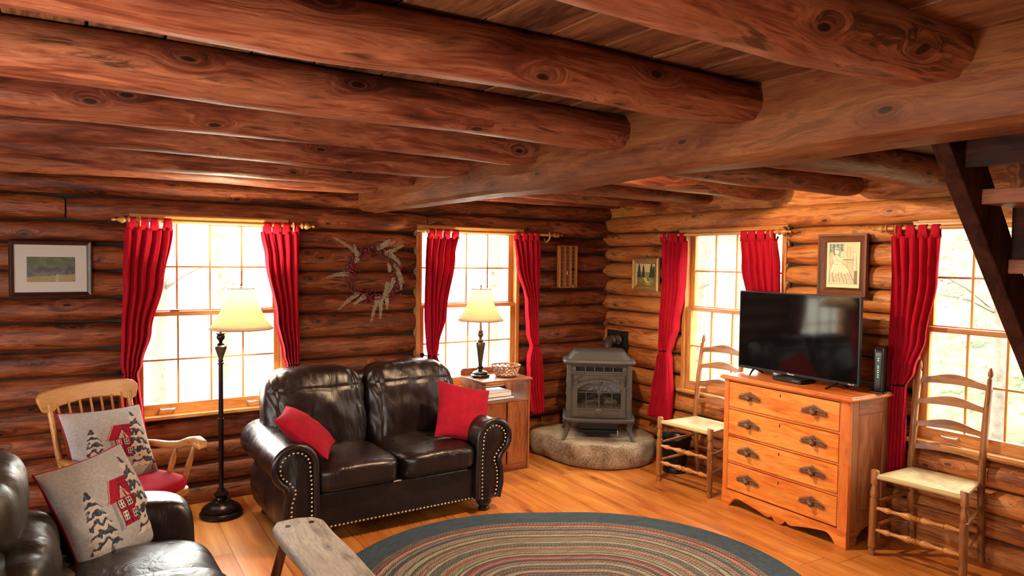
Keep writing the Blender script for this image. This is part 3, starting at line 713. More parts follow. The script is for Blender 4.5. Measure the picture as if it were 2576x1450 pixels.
curtain('y', [(1.785, 2.283, 2.010), (1.54, 2.268, 2.017), (1.2, 2.265, 2.075), (1.0, 2.26, 2.13), (.90, 2.248, 2.170), (.80, 2.26, 2.168), (.40, 2.268, 2.168), (.36, 2.27, 2.160)], 5, 7, 'long red curtain panel right of the dresser, behind the black router')
def holdback(axis, u, z, s, label):
    T = wallT(axis, 0); org = T @ V((u, 0, z)); Ti = Matrix.Translation(-org) @ T
    r = empty('curtain_holdback', tuple(org)); tag(r, label, 'curtain hook', 'black curtain hooks')
    mb = MB(); mb.tube([(u, -.01, z), (u, .03, z), (u+s*.002, .085, z+.002), (u+s*.02, .108, z+.004), (u+s*.06, .112, z+.006), (u+s*.085, .104, z+.008), (u+s*.092, .095, z+.010)], [.005, .005, .005, .005, .005, .006, .008], 8, T=Ti); mb.build('hook', 'black_metal', r)
    mb = MB(); mb.tube([(u, -.008, z), (u, .008, z)], .016, 12, T=Ti); mb.build('wall_plate', 'black_metal', r)
holdback('x', .345, .895, 1, 'black metal hook holding the curtain behind the rocking chair')
holdback('x', 1.44, .885, -1, 'black metal hook holding the curtain beside the loveseat back, under the wreath')
holdback('x', 2.405, .875, 1, 'black metal hook holding the curtain left of the table lamp')
holdback('x', 3.462, .898, -1, 'black metal hook holding the curtain right of the table lamp')
holdback('y', 4.165, .890, -1, 'black metal hook holding the curtain between stove and window')
holdback('y', 2.262, .905, -1, 'black metal hook holding the curtain beside the router')

# ------------------------------------------------------------------ pictures
def grid_pic(w, h, nx, ny, fn):
    mb = MB(); vs = [(w*(i/nx-.5), 0, h*(j/ny-.5)) for j in range(ny+1) for i in range(nx+1)]
    fs = [(j*(nx+1)+i, j*(nx+1)+i+1, (j+1)*(nx+1)+i+1, (j+1)*(nx+1)+i) for j in range(ny) for i in range(nx)]
    mb.add(vs, fs, 'x'); mb.col = [fn(i/nx, j/ny) for j in range(ny+1) for i in range(nx+1)]
    return mb
def N(x, y, z=0): return noise.noise(V((x, y, z)))
def mixt(a, b, t): t = max(0, min(1, t)); return tuple(a[i]+(b[i]-a[i])*t for i in range(3))
def pic_frame(root, w, h, fw, depth, mat, prof=None):
    """mitred frame; local x across, z up, front towards -y"""
    prof = prof or [(0, 0), (0, -depth*.7), (fw*.25, -depth), (fw*.55, -depth*.75), (fw*.85, -depth*.6), (fw, -depth*.35), (fw, 0)]
    mb = MB(); n = len(prof)
    for (ax, ay), (bx_, by_), (nx, ny), g in (((-1, -1), (1, -1), (0, 1), 'x'), ((1, -1), (1, 1), (-1, 0), 'z'), ((1, 1), (-1, 1), (0, -1), 'x'), ((-1, 1), (-1, -1), (1, 0), 'z')):
        vs = []
        for (cx, cy) in ((ax, ay), (bx_, by_)):
            for d, y in prof: vs.append((cx*(w/2-d), y, cy*(h/2-d)))
        fs = [(i, n+i, n+i+1, i+1) for i in range(n-1)]
        fs += [(0, n-1, 2*n-1, n)]
        mb.add(vs, [f[::-1] for f in fs], g)
    return mb.build('frame', mat, root, smooth=False)
# photograph in a pale mount, long wall
def photo_fn(u, v):
    n = N(u*5, v*5, 1)*.6+N(u*14, v*11, 2)*.35+N(u*30, v*24, 3)*.2
    c = mixt((.06, .085, .05), (.13, .15, .09), .5+n)
    if v < .62: c = mixt((.05, .06, .075), (.17, .15, .15), .5+n*1.3)
    edge = .20+.10*u+.02*N(u*9, 0, 4)
    if v < edge: c = mixt((.30, .21, .10), (.40, .28, .13), .5+n)
    if abs(u-.62) < .03 and v < .3: c = mixt(c, (.5, .45, .4), .5)
    return c
r = empty('framed_photograph', (.010, FA-.028, 1.535)); tag(r, 'wide dark-framed landscape photograph in a pale mount, left of the left window', 'picture')
pic_frame(r, .405, .325, .026, .02, 'frame_dark')
mb = MB(); mb.box((-.18, -.004, -.14), (.18, .0, .14)); mb.build('mount', 'mat_board', r, smooth=False)
grid_pic(.235, .145, 70, 44, photo_fn).build('photograph', 'painted', r, loc=(-.0, -.0055, -.005))
mb = MB(); mb.box((-.185, -.010, -.145), (.185, -.0085, .145)); mb.build('glass', 'glass', r, smooth=False)
mb = MB(); mb.box((-.17, .0, -.13), (.17, .034, .13)); mb.build('backing', 'dark_backing', r, smooth=False)
# little landscape in a gilt frame, right wall
def land_fn(u, v):
    n = N(u*7, v*7, 5)*.5+N(u*20, v*20, 6)*.35
    c = mixt((.75, .55, .18), (.62, .55, .30), v+n*.4)
    if v < .62+.05*N(u*4, 0, 1): c = mixt((.15, .22, .20), (.30, .33, .22), .5+n)
    if v < .50: c = mixt((.12, .15, .04), (.38, .34, .08), .5+n)
    pth = .40+.22*(.5-v)*2+.04*sin(v*14)
    if v < .50 and abs(u-pth) < .04+.22*(.5-v): c = mixt((.62, .42, .10), (.75, .58, .22), .5+n)
    if v < .14: c = mixt(c, (.16, .13, .06), .6)
    for cx, top, wd in ((.12, .98, .13), (.36, .93, .11), (.80, .99, .15), (.93, .9, .12)):
        if abs(u-cx) < .012 and .12 < v < top: c = (.035, .028, .015)
        if .36 < v < top:
            ww = wd*(1-(v-.36)/(top-.33))**.6*(.65+.35*abs(sin(v*34+cx*9)))
            if abs(u-cx)+.02*N(u*40, v*40, 2) < ww: c = mixt((.015, .03, .012), (.06, .085, .03), .5+N(u*25, v*25))
    if .2 < v < .36 and abs(u-.62) < .05*(1-(v-.2)/.16): c = (.03, .05, .02)
    return c
r = empty('gilt_framed_painting', (FB-.022, 4.385, 1.508), -PI/2); tag(r, 'small forest landscape painting in a gilt frame, right of the room corner', 'painting')
pic_frame(r, .315, .285, .052, .03, 'gold')
grid_pic(.216, .186, 80, 70, land_fn).build('canvas', 'canvas', r, loc=(0, -.008, 0))
mb = MB(); mb.box((-.13, .002, -.12), (.13, .03, .12)); mb.build('backing', 'dark_backing', r, smooth=False)
mb = MB(); mb.tube([(-.01, .0, .145), (0, -.004, .172), (.01, .0, .145)], .002, 6); mb.build('hanger', 'black_metal', r)
# tall print of a seated woman, right wall: a plain generic drawing
def ell(x, y, cx, cy, a, b): return math.hypot((x-cx)/a, (y-cy)/b)
def seg(x, y, x0, y0, x1, y1):
    t = max(0, min(1, ((x-x0)*(x1-x0)+(y-y0)*(y1-y0))/((x1-x0)**2+(y1-y0)**2+1e-9))); return math.hypot(x-x0-t*(x1-x0), y-y0-t*(y1-y0))
def lady_fn(u, v):
    paper = (.80, .73, .46); ink = (.20, .15, .09)
    if u < .075 or u > .93 or v < .085 or v > .965: return paper
    x = (u-.075)/.855; y = (v-.085)/.88
    n = N(x*34, y*34, 8); c = mixt((.78, .69, .44), (.72, .62, .39), .5+n*.6)
    if x < .012 or y < .008 or y > .992: return mixt(c, ink, .6)
    if y > .60 and x < .52-.12*(y < .80)*(x > .3):                # drapery behind
        c = (.14, .22, .21) if sin(x*46+2.2*N(0, y*3)) > .25 else (.36, .44, .37)
        if n > .28: c = (.10, .13, .12)
    if .62 < y < .97 and .56 < x < .86: c = mixt((.80, .66, .44), (.72, .56, .37), .5+n)
    for q in (-1, 1):                                        # vase on the mantel
        if .66 < y < .92 and abs(x-.69-q*(.028+.030*sin((y-.62)*11))) < .008: c = (.42, .31, .19)
    if .588 < y < .612 and .50 < x < .86: c = (.24, .18, .11)
    if y < .585 and .56 < x < .84:
        c = mixt((.74, .58, .40), (.68, .50, .34), .5+n)
        if abs(x-.64) < .006 or (abs(y-.54) < .005 and x > .64): c = (.36, .26, .16)
    # armchair
    if ell(x, y, .10, .62, .09, .20) < 1 and x < .2: c = mixt((.76, .60, .42), (.60, .44, .28), .5+n*1.4)
    if .92 < ell(x, y, .10, .62, .09, .20) < 1.02: c = ink
    # skirt
    if y < .56:
        t = (.56-y)/.56; l = .16-.15*min(1, t*1.8)**.8; rg = .44+.50*t**.72
        if l < x < rg and y > .03+.03*abs(sin(x*17)):
            c = (.86, .79, .56); k = (x-l)/(rg-l)
            if y < .27+.03*sin(k*15): c = mixt((.78, .64, .47), (.70, .55, .40), .5+n)
            if sin(k*46+3*N(k*5, y*5)) > .92-.25*(y < .27): c = mixt(c, ink, .55)
            if y < .25 and N(x*26, y*20, 4) > .28: c = mixt(c, ink, .5)
        if min(abs(x-l), abs(x-rg)) < .007: c = ink
    # bodice, arms and hands
    if ell(x, y, .245, .60, .115, .125) < 1: c = mixt((.84, .70, .52), (.76, .60, .45), .5+n)
    if .94 < ell(x, y, .245, .60, .115, .125) < 1.02 and y < .66: c = mixt(c, ink, .6)
    for (x0, y0, x1, y1, w_) in ((.17, .66, .20, .54, .035), (.20, .53, .46, .50, .027), (.33, .66, .42, .57, .030), (.42, .57, .47, .66, .016)):
        d = seg(x, y, x0, y0, x1, y1)
        if d < w_: c = (.86, .78, .60)
        elif d < w_+.006: c = mixt(ink, c, .3)
    if seg(x, y, .48, .50, .60, .46) < .017: c = (.45, .34, .22) if n > 0 else (.62, .50, .33)
    # neck, face, hair under a pale veil
    if seg(x, y, .285, .72, .275, .68) < .030: c = (.86, .74, .58)
    d = ell(x, y, .275, .815, .090, .095)
    if d < 1 and (x < .30 or y > .86): c = (.82, .77, .58)
    if .95 < d < 1.03 and (x < .3 or y > .86): c = ink
    d = ell(x, y, .305, .80, .058, .068)
    if d < 1: c = (.88, .78, .62)
    if .9 < d < 1.06: c = mixt(ink, c, .4)
    if ell(x, y, .285, .845, .060, .032) < 1 and y > .835: c = (.30, .22, .14)
    if abs(y-.81) < .004 and .315 < x < .345: c = ink
    if abs(y-.765) < .004 and .315 < x < .34: c = (.55, .25, .2)
    # slighter figure at the right
    if y < .70 and x > .80:
        w_ = .045+.05*(.70-y)
        if abs(x-.90) < w_ and y > .33:
            c = (.82, .75, .54)
            if sin((x-.9)*150+3*y) > .75: c = mixt(c, ink, .5)
        if abs(abs(x-.90)-w_) < .006 and y > .33: c = ink
    d = ell(x, y, .895, .755, .042, .045)
    if d < 1: c = (.84, .72, .54)
    if .85 < d < 1.15 and y > .745: c = (.50, .38, .25)
    if y < .33 and x > .88: c = (.24, .19, .13)
    return c
r = empty('framed_print', (FB-.026, 2.612, 1.612), -PI/2); tag(r, 'tall brown-framed print of a seated woman in a wide gown, above the television', 'picture')
pic_frame(r, .328, .392, .052, .028, 'frame_brown', [(0, 0), (0, -.028), (.012, -.028), (.016, -.024), (.04, -.010), (.046, -.014), (.052, -.010), (.052, 0)])
grid_pic(.226, .292, 190, 246, lady_fn).build('print', 'painted', r, loc=(0, -.006, 0))
mb = MB(); mb.box((-.14, .001, -.17), (.14, .032, .17)); mb.build('backing', 'dark_backing', r, smooth=False)
# printer's tray on the long wall
r = empty('display_tray', (3.775, FA-.02, 1.565)); tag(r, 'narrow wooden wall tray of small compartments, between curtain and corner', 'display tray')
w, h, dp = .195, .365, .036
mb = MB(); mb.box((-w/2, .0, -h/2), (w/2, .006, h/2), 'z'); mb.build('back_panel', 'cabinet', r, smooth=False)  # compartment shade is put into this darker wood colour
mb = MB()
for a, b in (((-w/2, -dp, -h/2), (-w/2+.012, 0, h/2)), ((w/2-.010, -dp, -h/2), (w/2, 0, h/2)), ((-w/2, -dp, h/2-.006), (w/2, 0, h/2)), ((-w/2, -dp, -h/2), (w/2, 0, -h/2+.006))): mb.box(a, b)
mb.build('rim', 'tray', r, smooth=False, bevel=.002)
mb = MB()
for i in (1, 2): mb.box((-w/2+w*i/3-.0035, -dp+.003, -h/2+.005), (-w/2+w*i/3+.0035, 0, h/2-.005), 'z')
for j in range(1, 10): mb.box((-w/2+.01, -dp+.005, -h/2+h*j/10-.002), (w/2-.01, 0, -h/2+h*j/10+.002), 'x')
mb.build('dividers', 'tray', r, smooth=False)
def trinket(i, j, lab, build):
    o = (3.775-w/2+w*(i+.5)/3, FA-.036, 1.565+h/2-h*(j+1)/10+.0016)
    mb = MB(); mt = build(mb); ob = mb.build('trinket', mt); ob.location = o; tag(ob, lab, 'ornament', 'tiny ornaments in the wall tray')
def tk1(mb): mb.sphere((0, 0, .012), (.009, .007, .012)); mb.sphere((0, 0, .026), .006); return 'paper'
def tk2(mb): mb.tube([(-.018, 0, .004), (.0, 0, .006), (.016, 0, .018)], [.003, .005, .002], 8); return 'steel'
def tk3(mb): mb.sphere((0, 0, .008), (.014, .006, .008)); mb.tube([(.01, 0, .01), (.016, 0, .022)], .002, 6); return 'bronze'
def tk4(mb): mb.lathe([(.008, 0), (.010, .008), (.004, .016), (.006, .022)], n=12); return 'paper'
trinket(1, 6, 'small white figurine in the middle column of the wall tray', tk1)
trinket(2, 7, 'thin silvery ornament in the right column of the wall tray', tk2)
trinket(2, 5, 'small dark figurine high in the right column of the wall tray', tk3)
trinket(2, 9, 'small pale cup in the bottom right compartment of the wall tray', tk4)

# ------------------------------------------------------------------ wreath
r = empty('wreath', (1.975, FA-.035, 1.500)); tag(r, 'round wreath of burgundy berries and sage fern sprigs on the log wall', 'wreath')
mb = MB(); rr = random.Random(11)
for k in range(5):
    pts = []
    for i in range(41):
        a = 2*PI*i/40; q = .175+.018*sin(a*5+k*1.3)+.006*k; pts.append((q*cos(a), -.005+.014*sin(a*7+k*2), q*sin(a)))
    mb.tube(pts, .0035, 6, caps=False)
for k in range(60):
    a = rr.uniform(0, 2*PI); q = .18+rr.uniform(-.03, .02); a2 = a+rr.uniform(-.5, .5); q2 = q+rr.uniform(-.02, .05)
    mb.tube([(q*cos(a), -.01, q*sin(a)), ((q+q2)/2*cos((a+a2)/2), -.03, (q+q2)/2*sin((a+a2)/2)), (q2*cos(a2), -.022, q2*sin(a2))], .0014, 5)
mb.build('twig_ring', 'twig', r)
mb = MB()
for k in range(620):
    a = rr.uniform(0, 2*PI)
    if .35 < a < .9 and rr.random() < .5: continue
    if 3.3 < a < 3.9 and rr.random() < .4: continue
    q = .182+rr.gauss(0, .024)+(.012 if cos(a) > .3 else 0); mb.sphere((q*cos(a), -.02+rr.uniform(-.028, .008), q*sin(a)), rr.uniform(.0048, .0072), 7, 5)
tag(mb.build('berries', 'berry', r), 'burgundy berries', kind='stuff')
def sprig(p, ang, L, bend, wl=.026):
    mb = MB(); pts = []
    for i in range(11):
        t = i/10; a = ang+bend*t; pts.append(V((p[0], -.03-.02*sin(t*2.5), p[1]))+V((cos(ang+bend*t*.5), 0, sin(ang+bend*t*.5)))*L*t)
    mb.tube(pts, [.002*(1-.6*i/10) for i in range(11)], 5)
    for i in range(1, 22):
        t = i/22; j = min(9, int(t*10)); f = t*10-j; c = pts[j].lerp(pts[j+1], f); a = ang+bend*t
        for s in (-1, 1):
            l = wl*(1-.65*t)*rr.uniform(.8, 1.15); d = V((cos(a+s*1.05), -.15*s*rr.uniform(0, 1), sin(a+s*1.05))); e = V((cos(a), 0, sin(a)))
            q = [c, c+d*l*.45+e*l*.22, c+d*l, c+d*l*.55-e*l*.2]
            q2 = [x+V((0, .0012, 0)) for x in q]
            mb.add(q+q2, [(0, 1, 2, 3), (7, 6, 5, 4), (0, 4, 5, 1), (1, 5, 6, 2), (2, 6, 7, 3), (3, 7, 4, 0)], 'x')
    mb.build('sprig', 'sage', r, smooth=False)
sprig((-.10, .13), 2.45, .24, .25); sprig((-.12, .08), 1.75, .14, .1); sprig((.02, .18), .5, .16, -.2); sprig((.08, .15), .35, .17, .15); sprig((.05, .19), 1.0, .10, -.6)
sprig((-.17, .0), 3.0, .19, .55); sprig((-.10, -.13), 3.55, .21, .45); sprig((-.05, -.15), 3.6, .12, .2); sprig((.04, -.16), 4.25, .20, .3); sprig((.06, -.15), 4.6, .18, .1); sprig((.09, -.12), 4.9, .14, -.2)
sprig((.12, -.05), 4.3, .17, .1, .024); sprig((.16, .08), -1.0, .17, -.2, .02); sprig((.19, .03), -1.3, .15, -.2); sprig((.17, -.02), 4.2, .15, .1); sprig((.14, .02), 2.3, .07, -.5); sprig((.12, .15), -.5, .12, -.5)

# ------------------------------------------------------------------ lamps
def shade(root, o, r0, r1, z0, z1, n=8):
    mb = MB(); m = 14; N_ = n*5; vs = []
    for i in range(m+1):
        t = i/m; z = z0+(z1-z0)*t; rr_ = r1+(r0-r1)*((1-t)**1.9*.85+.15*(1-t))
        for k in range(N_):
            a = 2*PI*k/N_; s = cos(((a*n/(2*PI)) % 1-.5)*2*PI/n)/cos(PI/n); rk = rr_*(1/(s*cos(PI/n)))*.985 if False else rr_*(.965+.035*abs(cos(a*n/2)))
            vs.append((o[0]+rk*cos(a), o[1]+rk*sin(a), z))
    fs = [(i*N_+k, i*N_+(k+1) % N_, (i+1)*N_+(k+1) % N_, (i+1)*N_+k) for i in range(m) for k in range(N_)]
    mb.add(vs, fs, 'z'); sh = mb.build('lamp_shade', 'shade', root, angle=60, solid=.0015)
    for z, rr_ in ((z0, r0), (z1, r1)):
        mb = MB(); pts = []
        for k in range(N_+1):
            a = 2*PI*k/N_; q = rr_*(.965+.035*abs(cos(a*n/2))); pts.append((o[0]+q*cos(a), o[1]+q*sin(a), z))
        mb.tube(pts, .003, 6, caps=False); mb.build('trim', 'shade_trim', sh)
    mb = MB()
    for k in range(3): a = 2*PI*k/3; mb.tube([(o[0], o[1], z1-.012), (o[0]+r1*.96*cos(a), o[1]+r1*.96*sin(a), z1-.002)], .0015, 5)
    mb.build('spider', 'brass', sh)
    mb = MB(); mb.lathe([(.004, z1-.012), (.009, z1+.002), (.004, z1+.008), (.008, z1+.016), (.005, z1+.026), (.001, z1+.030)], (o[0], o[1], 0), 12); mb.build('finial', 'brass', root)
    mb = MB(); mb.sphere((o[0], o[1], (z0+z1)/2+.03), (.026, .026, .036), 14, 10); mb.build('bulb', 'bulb', root)
    return sh
r = empty('floor_lamp', (.884, 4.640, 0)); tag(r, 'dark bronze floor lamp with a bell shade, standing in front of the left window', 'floor lamp')
mb = MB(); mb.lathe([(.122, 0), (.128, .006), (.128, .022), (.120, .030), (.112, .034), (.116, .044), (.108, .056), (.085, .072), (.058, .088), (.054, .098), (.036, .104), (.032, .116), (.040, .124), (.044, .134), (.036, .144), (.026, .152), (.020, .168)], n=36); mb.build('base', 'bronze', r)
mb = MB(); mb.lathe([(.014, .165), (.0155, .60), (.0165, .60), (.0165, .61), (.0145, .612), (.0135, .945), (.019, .950), (.019, .958), (.014, .962), (.016, .972), (.013, .98)], n=18); mb.build('pole', 'bronze', r)
mb = MB(); mb.lathe([(.013, .975), (.020, 1.0), (.036, 1.045), (.039, 1.060), (.032, 1.068), (.018, 1.072)], n=20); mb.build('urn', 'marble', r)
mb = MB(); mb.lathe([(.022, 1.072), (.026, 1.077), (.010, 1.086), (.014, 1.096), (.025, 1.110), (.026, 1.122), (.022, 1.132), (.031, 1.138), (.031, 1.142), (.006, 1.146), (.006, 1.158)], n=20); mb.build('cup', 'bronze', r)
mb = MB(); mb.tube([(0, 0, 1.145), (0, 0, 1.166), (.012, 0, 1.166)], .005, 8); mb.tube([(0, 0, 1.164), (.125, .0, 1.158)], .0045, 8); mb.box((-.008, -.008, 1.157), (.008, .008, 1.172)); mb.box((.085, -.009, 1.148), (.105, .009, 1.168)); mb.tube([(.122, 0, 1.145), (.122, 0, 1.172)], .009, 10); mb.build('swing_arm', 'bronze', r)
mb = MB(); mb.tube([(.122, 0, 1.165), (.122, 0, 1.255)], .009, 10); mb.lathe([(.001, 1.166), (.030, 1.174), (.037, 1.180), (.030, 1.177), (.001, 1.170)], (.122, 0, 0), 20, cap=False); mb.build('socket', 'brass', r)
shade(r, (.122, 0), .193, .080, 1.165, 1.418)
r = empty('table_lamp', (2.775, 4.675, .714)); tag(r, 'table lamp with a marbled urn stem and bell shade on the side cabinet', 'table lamp')
mb = MB(); mb.lathe([(.070, 0), (.074, .004), (.074, .014), (.066, .020), (.058, .024), (.060, .032), (.052, .040), (.030, .046), (.020, .052), (.017, .062), (.024, .070), (.024, .078), (.014, .086), (.017, .094)], n=30); mb.build('base', 'black_metal', r)
mb = MB(); mb.lathe([(.015, .092), (.020, .13), (.033, .22), (.039, .255), (.036, .268), (.022, .276)], n=24); mb.build('urn', 'marble', r)
mb = MB(); mb.lathe([(.024, .276), (.026, .282), (.013, .290), (.010, .298), (.014, .305), (.022, .318), (.023, .336), (.017, .348), (.030, .354), (.030, .359), (.010, .362), (.008, .43)], n=20); mb.build('neck', 'brass', r)
shade(r, (0, 0), .178, .074, .436, .678)
mb = MB(); mb.tube([(-.07, .02, .006), (-.085, -.02, .006), (-.094, -.05, .004), (-.098, -.06, -.03), (-.098, -.06, -.22)], .0025, 6); mb.build('cord', 'wicker', r)

# ------------------------------------------------------------------ side cabinet, books, basket
CX0, CX1, CY0, CY1, CZ = 2.69, 3.105, 4.47, 4.82, .712
r = empty('side_cabinet', (CX0, CY0, 0)); tag(r, 'narrow reddish side cabinet with an open shelf above two doors', 'cabinet')
W_, D_ = CX1-CX0, CY1-CY0
mb = MB(); mb.box((-.012, -.012, CZ-.018), (W_+.014, D_, CZ)); mb.build('top', 'cabinet', r, smooth=False, bevel=.003)
for a in (0, W_-.018):
    mb = MB(); mb.box((a, 0, .0), (a+.018, D_, CZ-.018), 'z'); mb.build('side_panel', 'cabinet', r, smooth=False, bevel=.002)
mb = MB(); mb.box((.018, 0, .535), (W_-.018, D_, .552), 'x'); mb.build('shelf', 'cabinet', r, smooth=False, bevel=.002)
mb = MB(); mb.box((.018, D_-.012, .0), (W_-.018, D_, .60), 'x'); mb.box((.018, .01, .03), (W_-.018, D_-.012, .06), 'x'); mb.build('back_panel', 'cabinet', r, smooth=False)
mb = MB(); mb.box((.018, .006, .0), (W_-.018, .024, .052), 'x'); mb.build('plinth', 'cabinet', r, smooth=False, bevel=.002)
for a, b in ((.020, W_/2-.006), (W_/2+.006, W_-.020)):
    mb = MB(); mb.box((a, .003, .056), (b, .019, .531), 'z'); mb.build('door', 'cabinet', r, smooth=False, bevel=.003)
mb = MB(); mb.box((W_/2-.004, -.002, .16), (W_/2+.004, .012, .29)); mb.build('latch_strip', 'steel', r, smooth=False, bevel=.002)
mb = MB(); mb.prism([(-.012, CZ), (-.012, CZ+.035), (-.002, CZ+.048), (.012, CZ+.052), (.26, CZ+.048), (.30, CZ+.030), (.40, CZ+.02), (.40, CZ)], D_-.016, D_, 'xz'); mb.build('gallery_rail', 'cabinet', r, smooth=False, bevel=.002)
def book(x, y, z, w, d, h, rz, mat, lab):
    e = empty('book', (x, y, z), rz); tag(e, lab, 'book', 'books on the cabinet shelf')
    mb = MB(); mb.box((-w/2, -d/2, 0), (w/2, d/2, .003)); mb.box((-w/2, -d/2, h-.003), (w/2, d/2, h)); mb.box((-w/2, -d/2, 0), (-w/2+.003, d/2, h)); mb.build('cover', mat, e, smooth=False, bevel=.001)
    mb = MB(); mb.box((-w/2+.003, -d/2+.004, .003), (w/2-.004, d/2-.004, h-.003)); mb.build('pages', 'paper', e, smooth=False)
    return e
book(2.85, 4.60, .5525, .27, .19, .026, .06, 'book_blue', 'navy blue book at the bottom of the pair on the cabinet shelf')
book(2.835, 4.60, .579, .25, .185, .036, .0, 'book_white', 'thick cream book lying on top of the navy one')
r = empty('woven_basket', (2.965, 4.605, CZ+.001)); tag(r, 'small round open-weave basket on the side cabinet, right of the lamp', 'basket')
mb = MB(); mb.lathe([(.070, 0), (.076, .004), (.070, .010), (.010, .008)], n=28); mb.build('bottom', 'wicker', r)
mb = MB()
for s in (-1, 1):
    for k in range(15):
        a0 = 2*PI*k/15; pts = []
        for i in range(9):
            t = i/8; a = a0+s*t*1.15; q = .072+.040*t**.8; pts.append((q*cos(a)+s*.0015*cos(a), q*sin(a)+s*.0015*sin(a), .004+.080*t))
        mb.tube(pts, .0036, 6)
mb.build('lattice', 'wicker', r)
mb = MB()
for z, q in ((.084, .113), (.012, .078)):
    for s in (0, 1):
        pts = [((q+.004*sin(24*t+s*PI))*cos(t), (q+.004*sin(24*t+s*PI))*sin(t), z+.004*cos(24*t+s*PI)) for t in [2*PI*i/96 for i in range(97)]]
        mb.tube(pts, .0042, 6, caps=False)
mb.build('rim', 'wicker', r)

# ------------------------------------------------------------------ pillows
def pillow_grid(S, th, n, back=False):
    """one face of a square pillow in local x,z with bulge to -y (front)"""
    vs = []
    for j in range(n+1):
        for i in range(n+1):
            u, v = 2*i/n-1, 2*j/n-1
            pin = 1-.075*(1-abs(v)**2)*abs(u)**6; pin2 = 1-.075*(1-abs(u)**2)*abs(v)**6
            x = u*S/2*pin; z = v*S/2*pin2
            b = (max(0, 1-abs(u)**2.2)*max(0, 1-abs(v)**2.2))**.55
            y = -b*th/2*(1+.10*N(u*2.2, v*2.2, 5))+(.004*N(u*6, v*6, 2))*b
            vs.append((x, -y if back else y, z))
    fs = [(j*(n+1)+i, j*(n+1)+i+1, (j+1)*(n+1)+i+1, (j+1)*(n+1)+i) for j in range(n) for i in range(n)]
    if back: fs = [f[::-1] for f in fs]
    return vs, fs
def pillow(name, c, xd, zd, S, th, mats, lab, fn=None, piping=None, n=26, cat='cushion'):
    xd = V(xd).normalized(); zd = V(zd); zd = (zd-xd*zd.dot(xd)).normalized(); yd = zd.cross(xd)
    e = empty(name, c); e.rotation_euler = Matrix((xd, yd, zd)).transposed().to_euler(); tag(e, lab, cat)
    if fn: n = 150
    vs, fs = pillow_grid(S, th, n); mb = MB(); mb.add(vs, fs, 'x')
    if fn: mb.col = [fn(i/n, j/n) for j in range(n+1) for i in range(n+1)]
    if piping or fn:
        mb.build('front', mats[0], e, angle=80)
        vs, fs = pillow_grid(S, th, 26, True); mb = MB(); mb.add(vs, fs, 'x'); mb.build('back', mats[1], e, angle=80)
    else:
        vs, fs = pillow_grid(S, th, n, True); mb.add(vs, fs, 'x'); mb.build('cover', mats[0], e, angle=80)
    if piping:
        pts = []
        for a in range(4):
            for i in range(20):
                t = 2*i/20-1; u, v = [(t, -1), (1, t), (-t, 1), (-1, -t)][a]
                pts.append((u*S/2*(1-.075*(1-abs(v)**2)*abs(u)**6), 0, v*S/2*(1-.075*(1-abs(u)**2)*abs(v)**6)))
        mb = MB(); mb.tube(pts+[pts[0]], .0035, 6, caps=False); mb.build('piping', piping, e)
    return e
def xmas(u, v):
    """grey linen with two snowy firs and a red plaid house"""
    n = N(u*40, v*40, 3)
    base = mixt((.36, .335, .325), (.44, .41, .40), .5+n)
    c = base
    def tree(cx, y0, y1, w0, seed):
        t = (v-y0)/(y1-y0)
        if not 0 <= t <= 1: return None
        tier = (t*6.2) % 1
        ww = w0*(1-t)**.75*(1.12-.42*tier)+.006
        dx = u-cx+.022*N(v*26, seed, 0)
        if abs(dx) > ww: return None
        band = ((t*6.2)+.35*abs(dx)/max(w0, .01)*1.2+.5*N(u*20, v*20, seed)) % 1
        if band > .50: return (.045, .042, .055) if n > -.15 else (.10, .10, .12)
        return (.55, .45, .38) if band < .38 else (.60, .56, .54)
    # house
    hx0, hx1, hy0, hy1, apex = .42, .70, .26, .50, .70
    if hx0+.06 < u < hx1+.04 and hy0 < v < hy1+.04:
        c = (.30, .012, .03)
        if (u*28) % 1 < .30: c = mixt(c, (.03, .01, .03), .65)
        if (v*24) % 1 < .25: c = mixt(c, (.03, .01, .03), .6)
        for wx, wy in ((.53, .46), (.62, .46), (.53, .35), (.64, .34)):
            a, b = abs(u-wx), abs(v-wy)
            if a < .030 and b < .038:
                c = (.05, .03, .04)
                if a > .022 or b > .030 or a < .004 or b < .004: c = (.66, .58, .50)
    if hx0 < u < hx0+.055 and hy0-.02 < v < hy1:
        c = (.24, .25, .24)
        if abs(u-hx0-.010) < .003 or abs(u-hx0-.045) < .003: c = (.6, .58, .55) if (v*60) % 1 < .6 else c
    rl, rr2 = hx0-.035, hx1+.05
    if hy1 <= v < apex:
        t = (v-hy1)/(apex-hy1); l = rl+.12*t; rgt = rr2
        if l < u < rgt:
            c = (.34, .012, .03)
            if u > l+.11 and (u*26) % 1 < .32: c = mixt(c, (.04, .01, .03), .6)
            if u > l+.11 and (v*24) % 1 < .25: c = mixt(c, (.04, .01, .03), .5)
            if u < l+.018 and u > l+.010: c = (.62, .5, .42)
            gx = .60; tt = (v-hy1-.01)/.11
            if 0 < tt < 1 and abs(u-gx) < .065*(1-tt):
                c = (.30, .012, .03)
                if (u*70) % 1 < .35 or abs(u-gx) > .065*(1-tt)-.008: c = (.66, .56, .48)
    # smoke stitching
    for k in range(3):
        if apex < v < .86 and abs(u-(.40+.10*sin((v-.7)*26+k)*(1-(v-.7))+.05*k)) < .003: c = mixt(base, (.62, .57, .48), .6)
    t = tree(.25, .17, .70, .15, 1.)
    if t: c = t
    t = tree(.80, .14, .90, .17, 4.)
    if t: c = t
    if .12 < v < .20 and abs(u-.30) < .03*(1-(v-.12)/.08): c = (.10, .10, .12)
    return c

